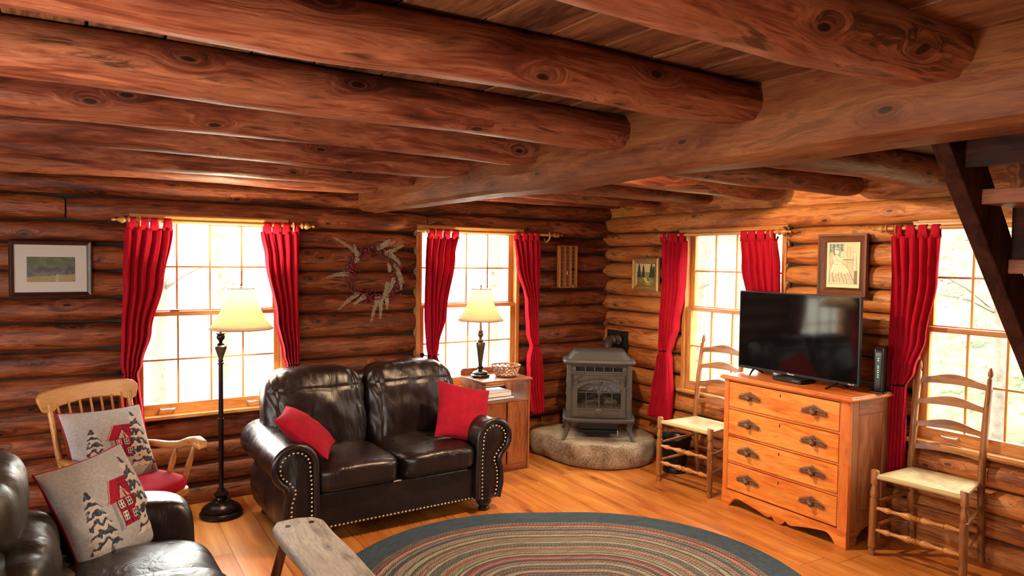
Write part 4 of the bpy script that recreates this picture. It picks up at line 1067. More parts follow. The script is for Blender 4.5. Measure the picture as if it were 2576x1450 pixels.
# ------------------------------------------------------------------ loveseat
r = empty('loveseat', (1.74, 3.82, 0)); tag(r, 'dark brown leather loveseat with rolled arms and brass nailheads', 'loveseat')
LW = .76                     # half width to the outside of the scrolls
def arm_outline(s, o=0.):
    """front outline of a rolled arm; s=-1 left"""
    c = (.635, .475); R = .118+o
    pts = []
    for k in range(0, 17):
        a = math.radians(200-k*(200+62)/16); pts.append((c[0]+R*cos(a), c[1]+R*sin(a)))
    pts += [(.662+o*.8, .345), (.690+o, .27), (.695+o, .18), (.672+o, .085-o)]
    pts += [(.53-o, .085-o), (.515-o, .30)]
    return [(s*x, z) for x, z in pts]
for s in (-1, 1):
    mb = MB(); ol = arm_outline(s)
    if s > 0: ol = ol[::-1]
    n = len(ol); prof = [(0., .012), (.012, .0), (.05, 0), (.75, 0), (.80, -.0)]
    vs = []
    secs = [(.0, -.010), (.006, .0), (.40, .003), (.77, .0), (.78, -.01)]
    ccx, ccz = s*.61, .33
    for y, g in secs:
        for x, z in ol:
            d = math.hypot(x-ccx, z-ccz); vs.append((ccx+(x-ccx)*(1+g/d), y, ccz+(z-ccz)*(1+g/d)))
    fs = [(i*n+j, (i+1)*n+j, (i+1)*n+(j+1) % n, i*n+(j+1) % n) for i in range(len(secs)-1) for j in range(n)]
    fs += [list(range(n)), [(len(secs)-1)*n+j for j in range(n)][::-1]]
    if s > 0: pass
    mb.add(vs, fs, 'y'); arm = mb.build('arm', 'leather', r, angle=50)
    # gathered leather rim around the front panel
    ol2 = arm_outline(s, -.004); mb = MB(); pts = [(x, -.004, z) for x, z in ol2[1:17]]
    mb.tube([(s*.517, .0, .10)]+[(s*.517, -.002, .30)]+pts+[(s*.672, -.003, .33), (s*.69, -.002, .26), (s*.692, 0, .18), (s*.672, .002, .09)], .019, 10); mb.build('rim', 'leather', arm, angle=60)
    # nailheads (two rows meeting at the scroll)
    path = [V((x, -.012, z)) for x, z in [(s*.545, .10)]+[(s*.545, .25), (s*.545, .36)]+[(s*(.635+.082*cos(math.radians(a))), .475+.082*sin(math.radians(a))) for a in range(190, -75, -15)]+[(s*.630, .345), (s*.655, .27), (s*.658, .18), (s*.640, .10)]]
    L = 0; nx = .0; mb = MB()
    for a, b in zip(path, path[1:]):
        seg = (b-a).length
        while nx < L+seg:
            p = a.lerp(b, (nx-L)/seg); mb.sphere(p, (.0066, .0048, .0066), 8, 5); nx += .0245
        L += seg
    tag(mb.build('nailheads', 'nail', arm), 'brass nailheads', kind=None)
mb = MB(); mb.box((-.53, .03, .085), (.53, .78, .30)); mb.build('base', 'leather', r, bevel=.015)
mb = MB()
for k in range(44):
    mb.sphere((-.52+k*1.04/43, .026, .10), (.0066, .0048, .0066), 8, 5)
mb.build('nailheads', 'nail', r)
for x in (-.60, .60):
    for y in (.06, .72):
        mb = MB(); mb.lathe([(.034, 0), (.038, .006), (.038, .016), (.028, .024), (.036, .034), (.050, .050), (.052, .066), (.050, .09)], (x, y, 0), 20); mb.build('foot', 'black_plastic', r)
for s in (-1, 1):
    mb = MB(); mb.soft((s*.263, .31, .365), (.525, .68, .165), 5.5, 20, .12, wr=.006, warp=lambda x, y, z, q: (x, y, z+.014*(1-q[0]**2)-(.03 if q[2] > 0 else 0)*max(0, q[1])**2)); mb.build('seat_cushion', 'leather', r, angle=80)
    mb = MB()
    def wp(x, y, z, q, s=s):
        y2 = y-.030*(1-q[0]**2)*(1-q[2]**2)+z*.22
        x2 = x*(1-.05*max(0, q[2])**3); cr = .0045*sin(x*95+z*25+7*N(x*6, z*6, 3))*(abs(q[0])**3+.5*max(0, q[2])**4)
        for lx in (q[2]-.58, abs(q[0])-.74):
            if y < 0 or q[2] > .5: cr += .006*math.exp(-(lx/.035)**2)*(1 if abs(q[1]) > .3 else 0)
        return (x2, y2+cr, z+.012*(1-q[0]**2)*max(0, q[2]))
    mb.soft((s*.330, .64, .635), (.655, .24, .53), 5.2, 56, 0, wr=.012, warp=wp); bc = mb.build('back_cushion', 'leather', r, angle=80)
mb = MB(); mb.soft((0, .72, .45), (1.16, .16, .80), 7, 16, 0, warp=lambda x, y, z, q: (x, y+z*.12, z)); mb.build('back_frame', 'leather', r, angle=80)
pillow('red_cushion', (1.232, 4.035, .613), (.717, -.33, -.614), (.429, .903, .015), .37, .13, ['red_linen'], 'red cushion slumped over the left arm of the loveseat')
pillow('red_cushion', (2.275, 4.05, .605), (.93, -.12, -.25), (-.16, .42, .85), .385, .12, ['red_linen'], 'red cushion leaning upright beside the right arm of the loveseat')

# ------------------------------------------------------------------ armchair in the foreground
r = empty('armchair', (.005, 3.22, 0)); tag(r, 'dark leather armchair cut off by the left edge, facing right', 'armchair')
# local x forward (to the right), y across
mb = MB(); mb.soft((.20, -.30, .20), (.66, .98, .28), 8, 14); mb.build('base', 'leather', r, angle=80)
mb = MB(); mb.soft((.235, -.355, .375), (.60, .62, .20), 4.5, 26, .10, wr=.006, warp=lambda x, y, z, q: (x, y, z+.02*(1-q[1]**2)-.03*max(0, q[0])**3)); mb.build('seat_cushion', 'leather', r, angle=80)
for k, y in enumerate((.10, -.80)):
    mb = MB(); mb.soft((.20, y, .34), (.62, .23, .52), 5, 20, .0, wr=.004, warp=lambda x, y_, z, q: (x, y_*(1+.12*max(0, q[2])**2), z+.035*max(0, q[2])*(.2-q[0]*.5))); mb.build('arm', 'leather', r, angle=80)
mb = MB(); mb.soft((-.21, -.35, .48), (.26, 1.02, .82), 5, 20, wr=.01, warp=lambda x, y, z, q: (x-z*.25, y, z)); mb.build('back_frame', 'leather_grey', r, angle=80)
for k, (z, x) in enumerate(((.79, -.225), (.56, -.13), (.38, -.05))):
    def wp(x_, y, z_, q, k=k):
        cr = .005*sin(y*85+9*N(y*5, z_*7, k))*abs(q[2])**2
        return (x_+cr+.02*(1-q[1]**2), y, z_+.006*sin(y*40+k))
    mb = MB(); mb.soft((x, -.33, z), (.26-.01*k, .66, .27), 3., 34, .0, wr=.014, warp=wp); mb.build('back_pad', 'leather_grey', r, angle=80)
for x in (-.08, .48):
    for y in (.08, -.70):
        mb = MB(); mb.lathe([(.028, 0), (.032, .07)], (x, y, 0), 14); mb.build('foot', 'black_plastic', r)
pillow('fir_cushion', (.170, 3.18, .620), (.69, .72, .02), (-.35, .31, .88), .44, .14, ['applique', 'plaid'], 'grey Christmas cushion with a red plaid house, on the foreground armchair', xmas, 'red_seat')

# ------------------------------------------------------------------ rocking chair
r = empty('rocking_chair', (.335, 4.073, 0), math.radians(30)); r.scale = (.92, .92, 1); tag(r, 'honey-coloured spindle-back rocking chair with a red seat pad, by the long wall', 'rocking chair')
# local front is -y
mb = MB(); mb.soft((0, 0, .385), (.50, .47, .05), 5, 14); mb.build('seat', 'rocker', r, angle=60)
mb = MB(); mb.soft((0, -.01, .428), (.50, .47, .075), 3.6, 18, .1, wr=.004); mb.build('seat_pad', 'red_seat', r, angle=80)
def turned(a, b, rad, n=12):
    a, b = V(a), V(b); m = len(rad); return [a.lerp(b, t) for t, _ in rad], [q for _, q in rad], n
leg_r = [(0, .014), (.12, .016), (.14, .021), (.2, .021), (.22, .016), (.45, .023), (.72, .016), (.74, .021), (.78, .021), (.8, .015), (1, .012)]
for sx in (-1, 1):
    for sy in (-1, 1):
        mb = MB(); p, q, n = turned((sx*.17, sy*.14, .37), (sx*.215, sy*.20, .055), leg_r); mb.tube(p, q, n, 'z'); mb.build('leg', 'rocker', r)
    mb = MB(); pts = []
    for i in range(17):
        t = i/16; y = -.36+.84*t; pts.append((sx*.22, y, .025+.55*(y-.02)**2*.55))
    mb.tube(pts, .017, 8, 'y', sq=.75); mb.build('rocker', 'rocker', r)
    # arm with scrolled front end and its two supports
    mb = MB(); A = [(sx*.235, .235, .585), (sx*.252, .14, .588), (sx*.262, .03, .588), (sx*.268, -.07, .600), (sx*.270, -.15, .626), (sx*.270, -.21, .634), (sx*.270, -.245, .622), (sx*.270, -.258, .600)]
    mb.tube(A, [.015, .018, .020, .022, .025, .028, .026, .016], 12, 'y', sq=1.5, up=(0, 0, 1)); mb.build('arm', 'rocker', r)
    for (y0, y1) in ((-.17, -.19), (-.03, -.05)):
        mb = MB(); p, q, n = turned((sx*.225, y0+.02, .40), (sx*.265, y1, .605), [(0, .011), (.2, .014), (.5, .018), (.8, .013), (1, .010)]); mb.tube(p, q, 10, 'z'); mb.build('arm_support', 'rocker', r)
    mb = MB(); mb.tube([(sx*.205, .20, .39), (sx*.225, .27, .60), (sx*.235, .345, .86)], [.015, .018, .013], 12, 'z'); mb.build('back_post', 'rocker', r)
for k in range(7):
    x = -.165+k*.055; mb = MB(); mb.tube([(x, .205, .40), (x*1.06, .27, .60), (x*1.14, .348, .86)], [.007, .009, .006], 8, 'z'); mb.build('spindle', 'rocker', r)
for z, y in ((.17, -.17), (.17, .17)):
    mb = MB(); mb.tube([(-.2, y, z), (0, y, z), (.2, y, z)], [.010, .017, .010], 10, 'x'); mb.build('stretcher', 'rocker', r)
# crest rail: curved board with dropped ears
n = 28; top = []; bot = []
for i in range(n+1):
    u = 2*i/n-1; x = u*.292
    zt = .935-.018*abs(u)**3-.022*max(0, (abs(u)-.88)/.12)**2
    zb = .838 if abs(u) < .66 else (.838-.020*min(1, (abs(u)-.66)/.08) if abs(u) < .90 else .818+.06*((abs(u)-.90)/.10)**1.6)
    if abs(u) < .60: zb = .848+.008*cos(u*4)
    top.append((x, zt)); bot.append((x, zb))
mb = MB(); vs = []
for i in range(n+1):
    x = top[i][0]; yb = .345+.022*(x/.275)**2*-1+.02
    for (z, t) in ((bot[i][1], 0), (top[i][1], 1)):
        for d in (-.012, .012): vs.append((x, yb+d+(z-.85)*.30-.0, z))
fs = []
for i in range(n):
    a = i*4; b = a+4
    fs += [(a, b, b+2, a+2), (a+1, a+3, b+3, b+1), (a+2, b+2, b+3, a+3), (a, a+1, b+1, b)]
fs += [(0, 2, 3, 1), (n*4, n*4+1, n*4+3, n*4+2)]
mb.add(vs, fs, 'x'); mb.build('crest_rail', 'rocker', r, bevel=.004)
pillow('fir_cushion', (.255, 4.20, .625), (.92, .38, -.04), (-.17, .52, .84), .42, .14, ['applique', 'plaid'], 'grey Christmas cushion with a snowy fir, on the rocking chair', xmas, 'red_seat')

# ------------------------------------------------------------------ bench
r = empty('plank_bench', (.905, 2.755, 0), math.radians(-4)); tag(r, 'low bench with a weathered grey plank top in the foreground', 'bench')
mb = MB(); ol = []
for x, y in ((-.075, -.62), (-.082, -.3), (-.092, .0), (-.112, .22), (-.118, .40), (-.088, .465), (0, .478), (.075, .455), (.108, .40), (.112, .22), (.128, .02), (.140, -.3), (.145, -.62)): ol.append((x, y))
ol = ol[::-1]
mb.prism(ol, .375, .42, 'xy', 'y'); mb.build('plank', 'bench', r, bevel=.012, smooth=True, angle=60)
for x, y in ((-.055, .38), (.05, .385), (-.06, -.5), (.06, -.5)):
    mb = MB(); s = 1 if y > 0 else -1; mb.tube([(x, y, .41), (x*2.4, y+s*.10, 0)], [.020, .024], 12, 'z'); mb.build('leg', 'frame_brown', r)
    mb = MB(); mb.lathe([(.013, .4195), (.013, .4215)], (x, y, 0), 12); mb.build('peg', 'bronze', r)

# ------------------------------------------------------------------ braided rug
cx, cy, A_, B_, th = 2.123, 2.68, 1.228, 1.062, -.515
r0 = MB(); sp = A_-B_; rings = 60; seg = 160; vs = []; ra = []
def rugp(q, t):
    """point on the stadium of radius q at parameter t, with its arc length"""
    P = 4*sp+2*PI*B_; s = t*P
    if s < 2*sp: return (-sp+s, -q), s
    s2 = s-2*sp
    if s2 < PI*B_: a = -PI/2+s2/B_; return (sp+q*cos(a), q*sin(a)), 2*sp+(s2/B_)*q
    s3 = s2-PI*B_
    if s3 < 2*sp: return (sp-s3, q), 2*sp+PI*q+s3
    a = PI/2+(s3-2*sp)/B_; return (-sp+q*cos(a), q*sin(a)), 4*sp+PI*q+(s3-2*sp)/B_*q
for i in range(rings+1):
    q = B_*(1-i/rings)
    for k in range(seg+1):
        (x, y), al = rugp(q, k/seg)
        bulge = .011 if i else .001
        X = cx+x*cos(th)-y*sin(th); Y = cy+x*sin(th)+y*cos(th)
        vs.append((X, Y, bulge+.0012*(i % 2))); ra.append((B_-q, al, 0))
fs = [(i*(seg+1)+k, i*(seg+1)+k+1, (i+1)*(seg+1)+k+1, (i+1)*(seg+1)+k) for i in range(rings) for k in range(seg)]
r0.add(vs, fs, 'x'); ro = r0.build('braided_rug', 'rug', angle=80)
at_ = ro.data.attributes.new('rug', 'FLOAT_VECTOR', 'POINT'); at_.data.foreach_set('vector', [c for w in ra for c in w])
tag(ro, 'oval braided rug with a slate blue border and mottled red and beige rings', 'rug')

# ------------------------------------------------------------------ hearth stone, stove, flue
ol = [(3.42, 4.86), (3.37, 4.64), (3.365, 4.44), (3.42, 4.25), (3.55, 4.09), (3.72, 4.02), (3.90, 4.01), (4.06, 4.08), (4.15, 4.20), (4.20, 4.45), (4.215, 4.88)]
mb = MB(); n = len(ol)
# resample the outline smoothly
P_ = [V((x, y, 0)) for x, y in ol]; fine = []
for i in range(n):
    for k in range(8):
        t = k/8; p0, p1, p2, p3 = P_[(i-1) % n], P_[i], P_[(i+1) % n], P_[(i+2) % n]
        fine.append(.5*((2*p1)+(-p0+p2)*t+(2*p0-5*p1+4*p2-p3)*t*t+(-p0+3*p1-3*p2+p3)*t**3))
cen = V((3.85, 4.5, 0)); N_ = len(fine); vs = []
levels = [(.0, .02), (.90, .0), (.955, .015), (.985, .06), (1.0, .11), (.995, .15), (.985, .185), (.965, .197), (.9, .2), (.6, .2), (.3, .2), (.02, .2)]
for li, (s, z) in enumerate(levels):
    for p in fine:
        d = p-cen; q = cen+d*s
        nn = noise.noise(V((q.x*7, q.y*7, z*9)))*.028+noise.noise(V((q.x*22, q.y*22, z*25)))*.012
        out = d.normalized()*(nn*.9 if .03 < z < .19 else 0)
        vs.append((min(q.x+out.x, 4.22), min(q.y+out.y, 4.895), z+(nn*.15 if li > 3 else 0)))
fs = [(i*N_+k, i*N_+(k+1) % N_, (i+1)*N_+(k+1) % N_, (i+1)*N_+k) for i in range(len(levels)-1) for k in range(N_)]
fs = [f[::-1] for f in fs]
mb.add(vs, fs, 'x'); o = mb.build('hearth_stone', 'stone', angle=60); tag(o, 'rough granite slab under the stove in the room corner', 'stone')
for f in o.data.polygons: pass
r = empty('pellet_stove', (3.735, 4.405, .2), math.radians(-38.5)); tag(r, 'grey cast-iron stove with an arched glass door on the granite slab', 'stove')
# local front -y; width .53, depth .42
sw, sd = .27, .20
mb = MB()
for s in (-1, 1):
    for y in (-1, 1):
        mb = MB(); ptsl = [(s*(sw-.015), y*(sd-.02), .155), (s*(sw-.03), y*(sd-.03), .10), (s*(sw-.015), y*(sd-.015), .05), (s*(sw+.005), y*(sd+.0), .008), (s*(sw+.008), y*(sd+.003), 0)]
        mb.tube(ptsl, [.032, .025, .018, .014, .019], 14, 'z', sq=.8); mb.build('leg', 'cast_iron', r, angle=60)
mb = MB(); mb.soft((0, 0, .163), (.57, .47, .030), 9, 16); mb.box((-.25, -.21, .14), (.25, .2, .155)); mb.build('bottom_shelf', 'cast_iron', r, angle=50)
mb = MB(); mb.box((-.155, -.10, .035), (.155, .14, .145)); mb.box((-.16, -.125, .075), (.16, -.10, .13)); mb.box((-.145, -.13, .045), (.145, -.105, .068)); mb.build('ash_pan', 'stove_dark', r, smooth=False, bevel=.003)
mb = MB(); mb.tube([(.15, -.13, .09), (.152, -.15, .07), (.158, -.152, .03)], .006, 8); mb.build('latch', 'steel', r)
# body with an opening for the firebox
bz0, bz1 = .175, .605
mb = MB()
mb.box((-.255, -.19, bz0), (-.235, .20, bz1)); mb.box((.235, -.19, bz0), (.255, .20, bz1)); mb.box((-.235, .18, bz0), (.235, .20, bz1)); mb.box((-.235, -.19, bz0), (.235, .18, bz0+.02)); mb.box((-.235, -.19, bz1-.02), (.235, .18, bz1))
mb.box((-.255, -.205, bz0), (-.215, -.185, bz1)); mb.box((.215, -.205, bz0), (.255, -.185, bz1)); mb.box((-.215, -.205, bz0), (.215, -.185, bz0+.035))
mb.box((-.215, -.205, .515), (.215, -.185, .548)); mb.box((-.215, -.205, .582), (.215, -.185, bz1)); mb.box((-.215, -.205, .548), (-.18, -.185, .582)); mb.box((.18, -.205, .548), (.215, -.185, .582))
mb.build('body', 'cast_iron', r, smooth=False, bevel=.004)
mb = MB(); cur = [(x, .482-.075*(abs(x)/.205)**2.2) for x in [-.205+.41*i/20 for i in range(21)]]
vs = []
for x, z in cur:
    for y in (-.200, -.192): vs += [(x*1.06, y, z), (x*1.06, y, .525)]
fs = []
for i in range(20):
    a = i*4; b = a+4; fs += [(a, b, b+1, a+1), (a+2, a+3, b+3, b+2)]
mb.add(vs, fs, 'x'); mb.box((-.222, -.200, .19), (-.198, -.192, .52)); mb.box((.198, -.200, .19), (.222, -.192, .52)); mb.build('face_plate', 'cast_iron', r, smooth=False)
mb = MB(); mb.box((-.23, -.16, .52), (.23, -.15, .60)); mb.build('vent_backing', 'stove_dark', r, smooth=False)
mb = MB()
for k in range(1, 5): mb.box((-.18+k*.072-.004, -.203, .548), (-.18+k*.072+.004, -.186, .582))
mb.build('vent_bars', 'cast_iron', r, smooth=False)
# raised mouldings
def line(mb, pts, q=.004, y=-.208): mb.tube([(a, y, b) for a, b in pts], q, 6, 'x')
mb = MB(); line(mb, [(-.22, .542), (.22, .542)]); line(mb, [(-.22, .590), (.22, .590)]); line(mb, [(-.22, .542), (-.22, .590)]); line(mb, [(.22, .542), (.22, .590)])
for s in (-1, 1): line(mb, [(s*.222, .528), (s*.10, .528), (s*.13, .512), (s*.205, .468), (s*.222, .468), (s*.222, .528)], .0035)
arch = [(x, .495-.075*(abs(x)/.2)**2.2) for x in [-.2+.4*i/20 for i in range(21)]]
line(mb, [(-.225, .420)]+arch+[(.225, .420)], .006)
for s in (-1, 1):
    for z in (.40, .23): mb.box((s*.235-.008, -.214, z), (s*.235+.008, -.203, z+.03))
    for k in range(3): mb.tube([(s*.257, -.16+.0*k, .25+.1*k), (s*.257, .15, .25+.1*k)], .005, 6, 'y')
mb.build('mouldings', 'cast_iron', r, angle=60)
# door: frame with an arched opening, muntins, glass
mb = MB(); inner = [(x, .470-.062*(abs(x)/.17)**2.2) for x in [-.17+.34*i/20 for i in range(21)]]
outer = [(x, .488-.075*(abs(x)/.205)**2.2) for x in [-.205+.41*i/20 for i in range(21)]]
vs = []
for (a, b) in ((outer, inner),):
    for i in range(21):
        for y in (-.222, -.20):
            vs.append((outer[i][0], y, outer[i][1])); vs.append((inner[i][0], y, inner[i][1]))
fs = []
for i in range(20):
    a = i*4; b = a+4; fs += [(a, b, b+1, a+1)[::-1], (a+2, a+3, b+3, b+2)[::-1], (a, a+2, b+2, b)[::-1], (a+1, b+1, b+3, a+3)[::-1]]
mb.add(vs, fs, 'x')
mb.box((-.205, -.222, .195), (-.17, -.20, .413)); mb.box((.17, -.222, .195), (.205, -.20, .413)); mb.box((-.17, -.222, .195), (.17, -.20, .262))
door = mb.build('door', 'cast_iron', r, smooth=False)
mb = MB(); line(mb, [(-.155, .208), (.155, .208), (.155, .252), (-.155, .252), (-.155, .208)], .0035, -.224)
mb.lathe([(.030, -.222), (.030, -.229), (.024, -.232), (.001, -.232)], (0, 0, .230), 20, 'y'); mb.lathe([(.016, -.232), (.014, -.237), (.001, -.238)], (0, 0, .230), 16, 'y'); mb.build('medallion', 'cast_iron', door)
mb = MB(); line(mb, [(0, .262), (0, .468)], .006, -.215); line(mb, [(-.17, .385), (.17, .385)], .0045, -.214)
line(mb, [(.10*cos(a), .385+.058*sin(a)) for a in [PI*i/16 for i in range(17)]], .0042, -.214)
for s in (-1, 1): line(mb, [(s*.10, .262), (s*.10, .385)], .0042, -.214); line(mb, [(0, .385), (s*.075, .455)], .0036, -.214)
mb.lathe([(.018, -.214), (.018, -.222), (.011, -.224), (.010, -.220), (.001, -.220)], (0, 0, .385), 18, 'y'); mb.build('grille', 'cast_iron', door)
mb = MB(); mb.box((-.172, -.2085, .26), (.172, -.2065, .48)); mb.build('glass', 'stove_glass', door, smooth=False)
mb = MB(); mb.box((-.20, -.165, .255), (.20, .10, .262)); mb.box((-.20, .10, .255), (.20, .108, .51)); mb.box((-.205, -.165, .255), (-.2, .1, .51)); mb.box((.2, -.165, .255), (.205, .1, .51))
mb.soft((.06, -.02, .285), (.22, .14, .07), 2.5, 10, wr=.03); mb.soft((-.07, .02, .275), (.18, .12, .05), 2.5, 10, wr=.03); mb.build('firebox', 'stone', r, smooth=True, angle=40)
mb = MB(); mb.tube([(-.16, -.07, .27), (.04, -.02, .44)], .006, 6); mb.tube([(.0, -.06, .42), (.14, -.05, .29)], .006, 6); mb.box((.005, -.10, .262), (.04, -.06, .315)); mb.build('burn_pot', 'stove_dark', r, smooth=False)
# lid
mb = MB(); vs = []; lv = [(.262, .215, .600), (.282, .232, .606), (.288, .238, .620), (.278, .230, .634), (.245, .200, .640), (.238, .192, .648), (.205, .160, .690), (.196, .152, .697), (.0, .0, .699)]
m = 48
for a, b, z in lv:
    for k in range(m):
        t = 2*PI*k/m; c, s_ = cos(t), sin(t); q = (abs(c)**9+abs(s_)**9)**(-1/9); vs.append((a*c*q, b*s_*q, z))
fs = [(i*m+k, i*m+(k+1) % m, (i+1)*m+(k+1) % m, (i+1)*m+k) for i in range(len(lv)-1) for k in range(m)]+[list(range(m))[::-1]]
mb.add(vs, fs, 'x'); mb.build('lid', 'cast_iron', r, angle=28)
r = empty('flue_pipe', (4.13, 4.60, .90)); tag(r, 'short black flue elbow and square wall plate behind the stove', 'flue pipe')
mb = MB(); mb.box((.085, .015, -.085), (.118, .262, .100)); mb.build('wall_plate', 'stove_dark', r, smooth=False, bevel=.003)
mb = MB(); mb.tube([(-.14, .0, -.12), (-.14, .0, -.03), (-.11, .022, .018), (-.05, .065, .030), (.10, .125, .030)], .037, 18, 'x'); mb.build('pipe', 'cast_iron', r, angle=60)
mb = MB()
for x in (-.045, .04): mb.lathe([(.039, -.004), (.0415, 0), (.039, .004)], (x, .047+(x+.045)*.18, .030), 18, 'x')
mb.build('bands', 'steel', r)
# coal bucket behind the left chair
r = empty('black_bucket', (4.035, 3.835, 0)); tag(r, 'black metal coal hod on the floor behind the left ladder-back chair', 'bucket')
mb = MB(); vs = []; m = 36
pr = [(.085, 0, 0), (.088, .012, 0), (.083, .03, 0), (.080, .045, 0), (.105, .15, 0), (.120, .25, 1), (.125, .262, 1), (.119, .258, 1), (.102, .15, 0), (.078, .05, 0), (.001, .045, 0)]
for q, z, lip in pr:
    for k in range(m):
        t = 2*PI*k/m; f = 1+.22*lip*max(0, cos(t-PI*1.02))**3; vs.append((q*f*cos(t), q*sin(t), z-.03*lip*max(0, cos(t-PI*1.02))**2+.02*lip*abs(sin(t))))
fs = [(i*m+k, i*m+(k+1) % m, (i+1)*m+(k+1) % m, (i+1)*m+k) for i in range(len(pr)-1) for k in range(m)]+[list(range(m))[::-1]]
mb.add(vs, fs, 'z'); mb.build('bucket_body', 'black_metal', r, angle=50)
mb = MB()
for k in range(30):
    t = 2*PI*k/30; mb.tube([(.089*cos(t), .089*sin(t), .002), (.087*cos(t), .087*sin(t), .026)], .0045, 6, 'z')
mb.build('fluted_foot', 'black_metal', r)
mb = MB(); mb.tube([(.0, .122*cos(a), .26+.05*sin(a)*-1) if False else (.03+.075*sin(a), .124*cos(a), .262+.012*sin(a)) for a in [PI*i/14 for i in range(15)]], .003, 6, caps=True); mb.build('bail_handle', 'black_metal', r)

# ------------------------------------------------------------------ ladder-back chairs
def ladder_chair():
    r = empty('ladder_back_chair')
    fw, bw, d, sh = .222, .180, .345, .452
    post = [(0, .014), (.02, .016), (.05, .017), (.065, .013), (.075, .016), (.085, .013), (.1, .0185), (.12, .019), (.70, .0195), (.715, .0145), (.74, .013), (.79, .0185), (.83, .019), (.87, .0135), (.90, .0125), (.905, .018), (.915, .019), (.985, .0205), (1, .017)]
    # the real front posts: plain shaft, vase above, block at the seat rail
    post = [(0, .015), (.03, .018), (.055, .0175), (.06, .0135), (.07, .0165), (.08, .0135), (.09, .0185), (.10, .0195), (.66, .0205), (.665, .0155), (.68, .0165), (.70, .020), (.74, .0205), (.80, .0145), (.83, .0135), (.835, .0195), (.85, .0205), (.99, .0215), (1, .017)]
    for s in (-1, 1):
        mb = MB(); p, q, n = turned((s*(fw+.006), -.006, 0), (s*fw, 0, .478), post, 14); mb.tube(p, q, 14, 'z'); mb.build('front_leg', 'chair', r, angle=50)
        mb = MB(); P = [(s*bw, d+.045, 0), (s*bw, d+.020, .24), (s*bw, d, .46), (s*bw, d+.028, .74), (s*bw, d+.075, 1.0)]
        mb.tube(P+[(s*bw, d+.0755, 1.004), (s*bw, d+.077, 1.012), (s*bw, d+.079, 1.02), (s*bw, d+.082, 1.036), (s*bw, d+.086, 1.056), (s*bw, d+.088, 1.066)], [.017, .0185, .019, .0185, .016, .010, .010, .0135, .0145, .009, .002], 14, 'z'); mb.build('back_post', 'chair', r, angle=60)
    for i, (z, hh) in enumerate(((.555, .062), (.685, .062), (.815, .062), (.935, .066))):
        yb = lambda zz: d+(.028*(zz-.46)/.28 if zz < .74 else .028+.047*(zz-.74)/.26)
        n = 18; vs = []
        for k in range(n+1):
            u = 2*k/n-1; x = u*(bw-.006); t = hh*(.52+.48*(.5+.5*cos(PI*min(1, abs(u)*1.05)))**.8)
            bow = .022*(1-u*u)
            for zz in (z, z+t):
                for dy in (-.004, .004): vs.append((x, yb(zz)+bow+dy, zz+(.010*(1-u*u) if zz == z else 0)))
        fs = []
        for k in range(n):
            a = k*4; b = a+4; fs += [(a, b, b+2, a+2), (a+1, a+3, b+3, b+1), (a+2, b+2, b+3, a+3), (a, a+1, b+1, b)]
        fs += [(0, 2, 3, 1), (n*4, n*4+1, n*4+3, n*4+2)]
        mb = MB(); mb.add(vs, fs, 'x'); mb.build('slat', 'chair', r, bevel=.002, angle=50)
    # rush seat: four triangular fields sinking to the centre
    n = 24; vs = []; w = []
    mb = MB()
    for j in range(n+1):
        for i in range(n+1):
            u, v = 2*i/n-1, 2*j/n-1; y = d*(v+1)/2; hw = fw+(bw-fw)*(v+1)/2
            m_ = max(abs(u), abs(v)); z = sh+.006-.014*(1-m_)**.8-.010*max(0, m_-.90)/.1; vs.append((u*hw*.985, y, z))
            w.append((u*.3, v*.3, 0) if abs(v) > abs(u) else (v*.3, u*.3, 5))
    top = len(vs)
    for j in range(n+1):
        for i in range(n+1):
            x, y, z = vs[j*(n+1)+i]; u, v = 2*i/n-1, 2*j/n-1; vs.append((x, y, sh-.018-.008*(1-max(abs(u), abs(v))))); w.append(w[j*(n+1)+i])
    fs = [(j*(n+1)+i, j*(n+1)+i+1, (j+1)*(n+1)+i+1, (j+1)*(n+1)+i) for j in range(n) for i in range(n)]
    fs += [tuple(x+top for x in f)[::-1] for f in fs]
    edge = [i for i in range(n+1)]+[(j+1)*(n+1)+n for j in range(n)]+[n*(n+1)+n-1-i for i in range(n)]+[(n-1-j)*(n+1) for j in range(n-1)]
    for a, b in zip(edge, edge[1:]+edge[:1]): fs.append((b, a, a+top, b+top))
    mb.add(vs, fs, 'x'); mb.w = w
    mb.build('rush_seat', 'rush', r, angle=60)
    mb = MB(); mb.tube([(-fw+.01, .0, sh-.008), (fw-.01, .0, sh-.008)], .015, 12, 'x'); mb.build('seat_rail', 'rush', r)
    tr = [(0, .008), (.08, .010), (.16, .016), (.18, .017), (.20, .011), (.205, .014), (.215, .010), (.30, .010), (.40, .019), (.43, .019), (.455, .010), (.47, .016), (.485, .010), (.50, .020), (.515, .010), (.53, .016), (.545, .010), (.57, .019), (.60, .019), (.70, .010), (.785, .010), (.795, .014), (.80, .011), (.82, .017), (.84, .016), (.92, .010), (1, .008)]
    for z in (.145, .268):
        mb = MB(); p, q, n = turned((-fw-.002, -.002, z), (fw+.002, -.002, z), tr); mb.tube(p, q, 12, 'x'); mb.build('turned_stretcher', 'rocker', r, angle=50)
    for s in (-1, 1):
        for z in (.17, .30):
            mb = MB(); mb.tube([(s*fw, 0, z-.01), (s*(fw+bw)/2, d/2+.01, z), (s*bw, d+.02, z+.01)], [.0085, .0115, .0085], 10, 'y'); mb.build('side_stretcher', 'chair', r)
    mb = MB(); mb.tube([(-bw, d+.02, .22), (bw, d+.02, .22)], .010, 10, 'x'); mb.build('rear_stretcher', 'chair', r)
    return r
c1 = ladder_chair(); c1.location = (3.765, 3.492, 0); c1.rotation_euler = (0, 0, math.radians(-86))
tag(c1, 'ladder-back chair with a pale rush seat, between the stove and the dresser', 'chair')
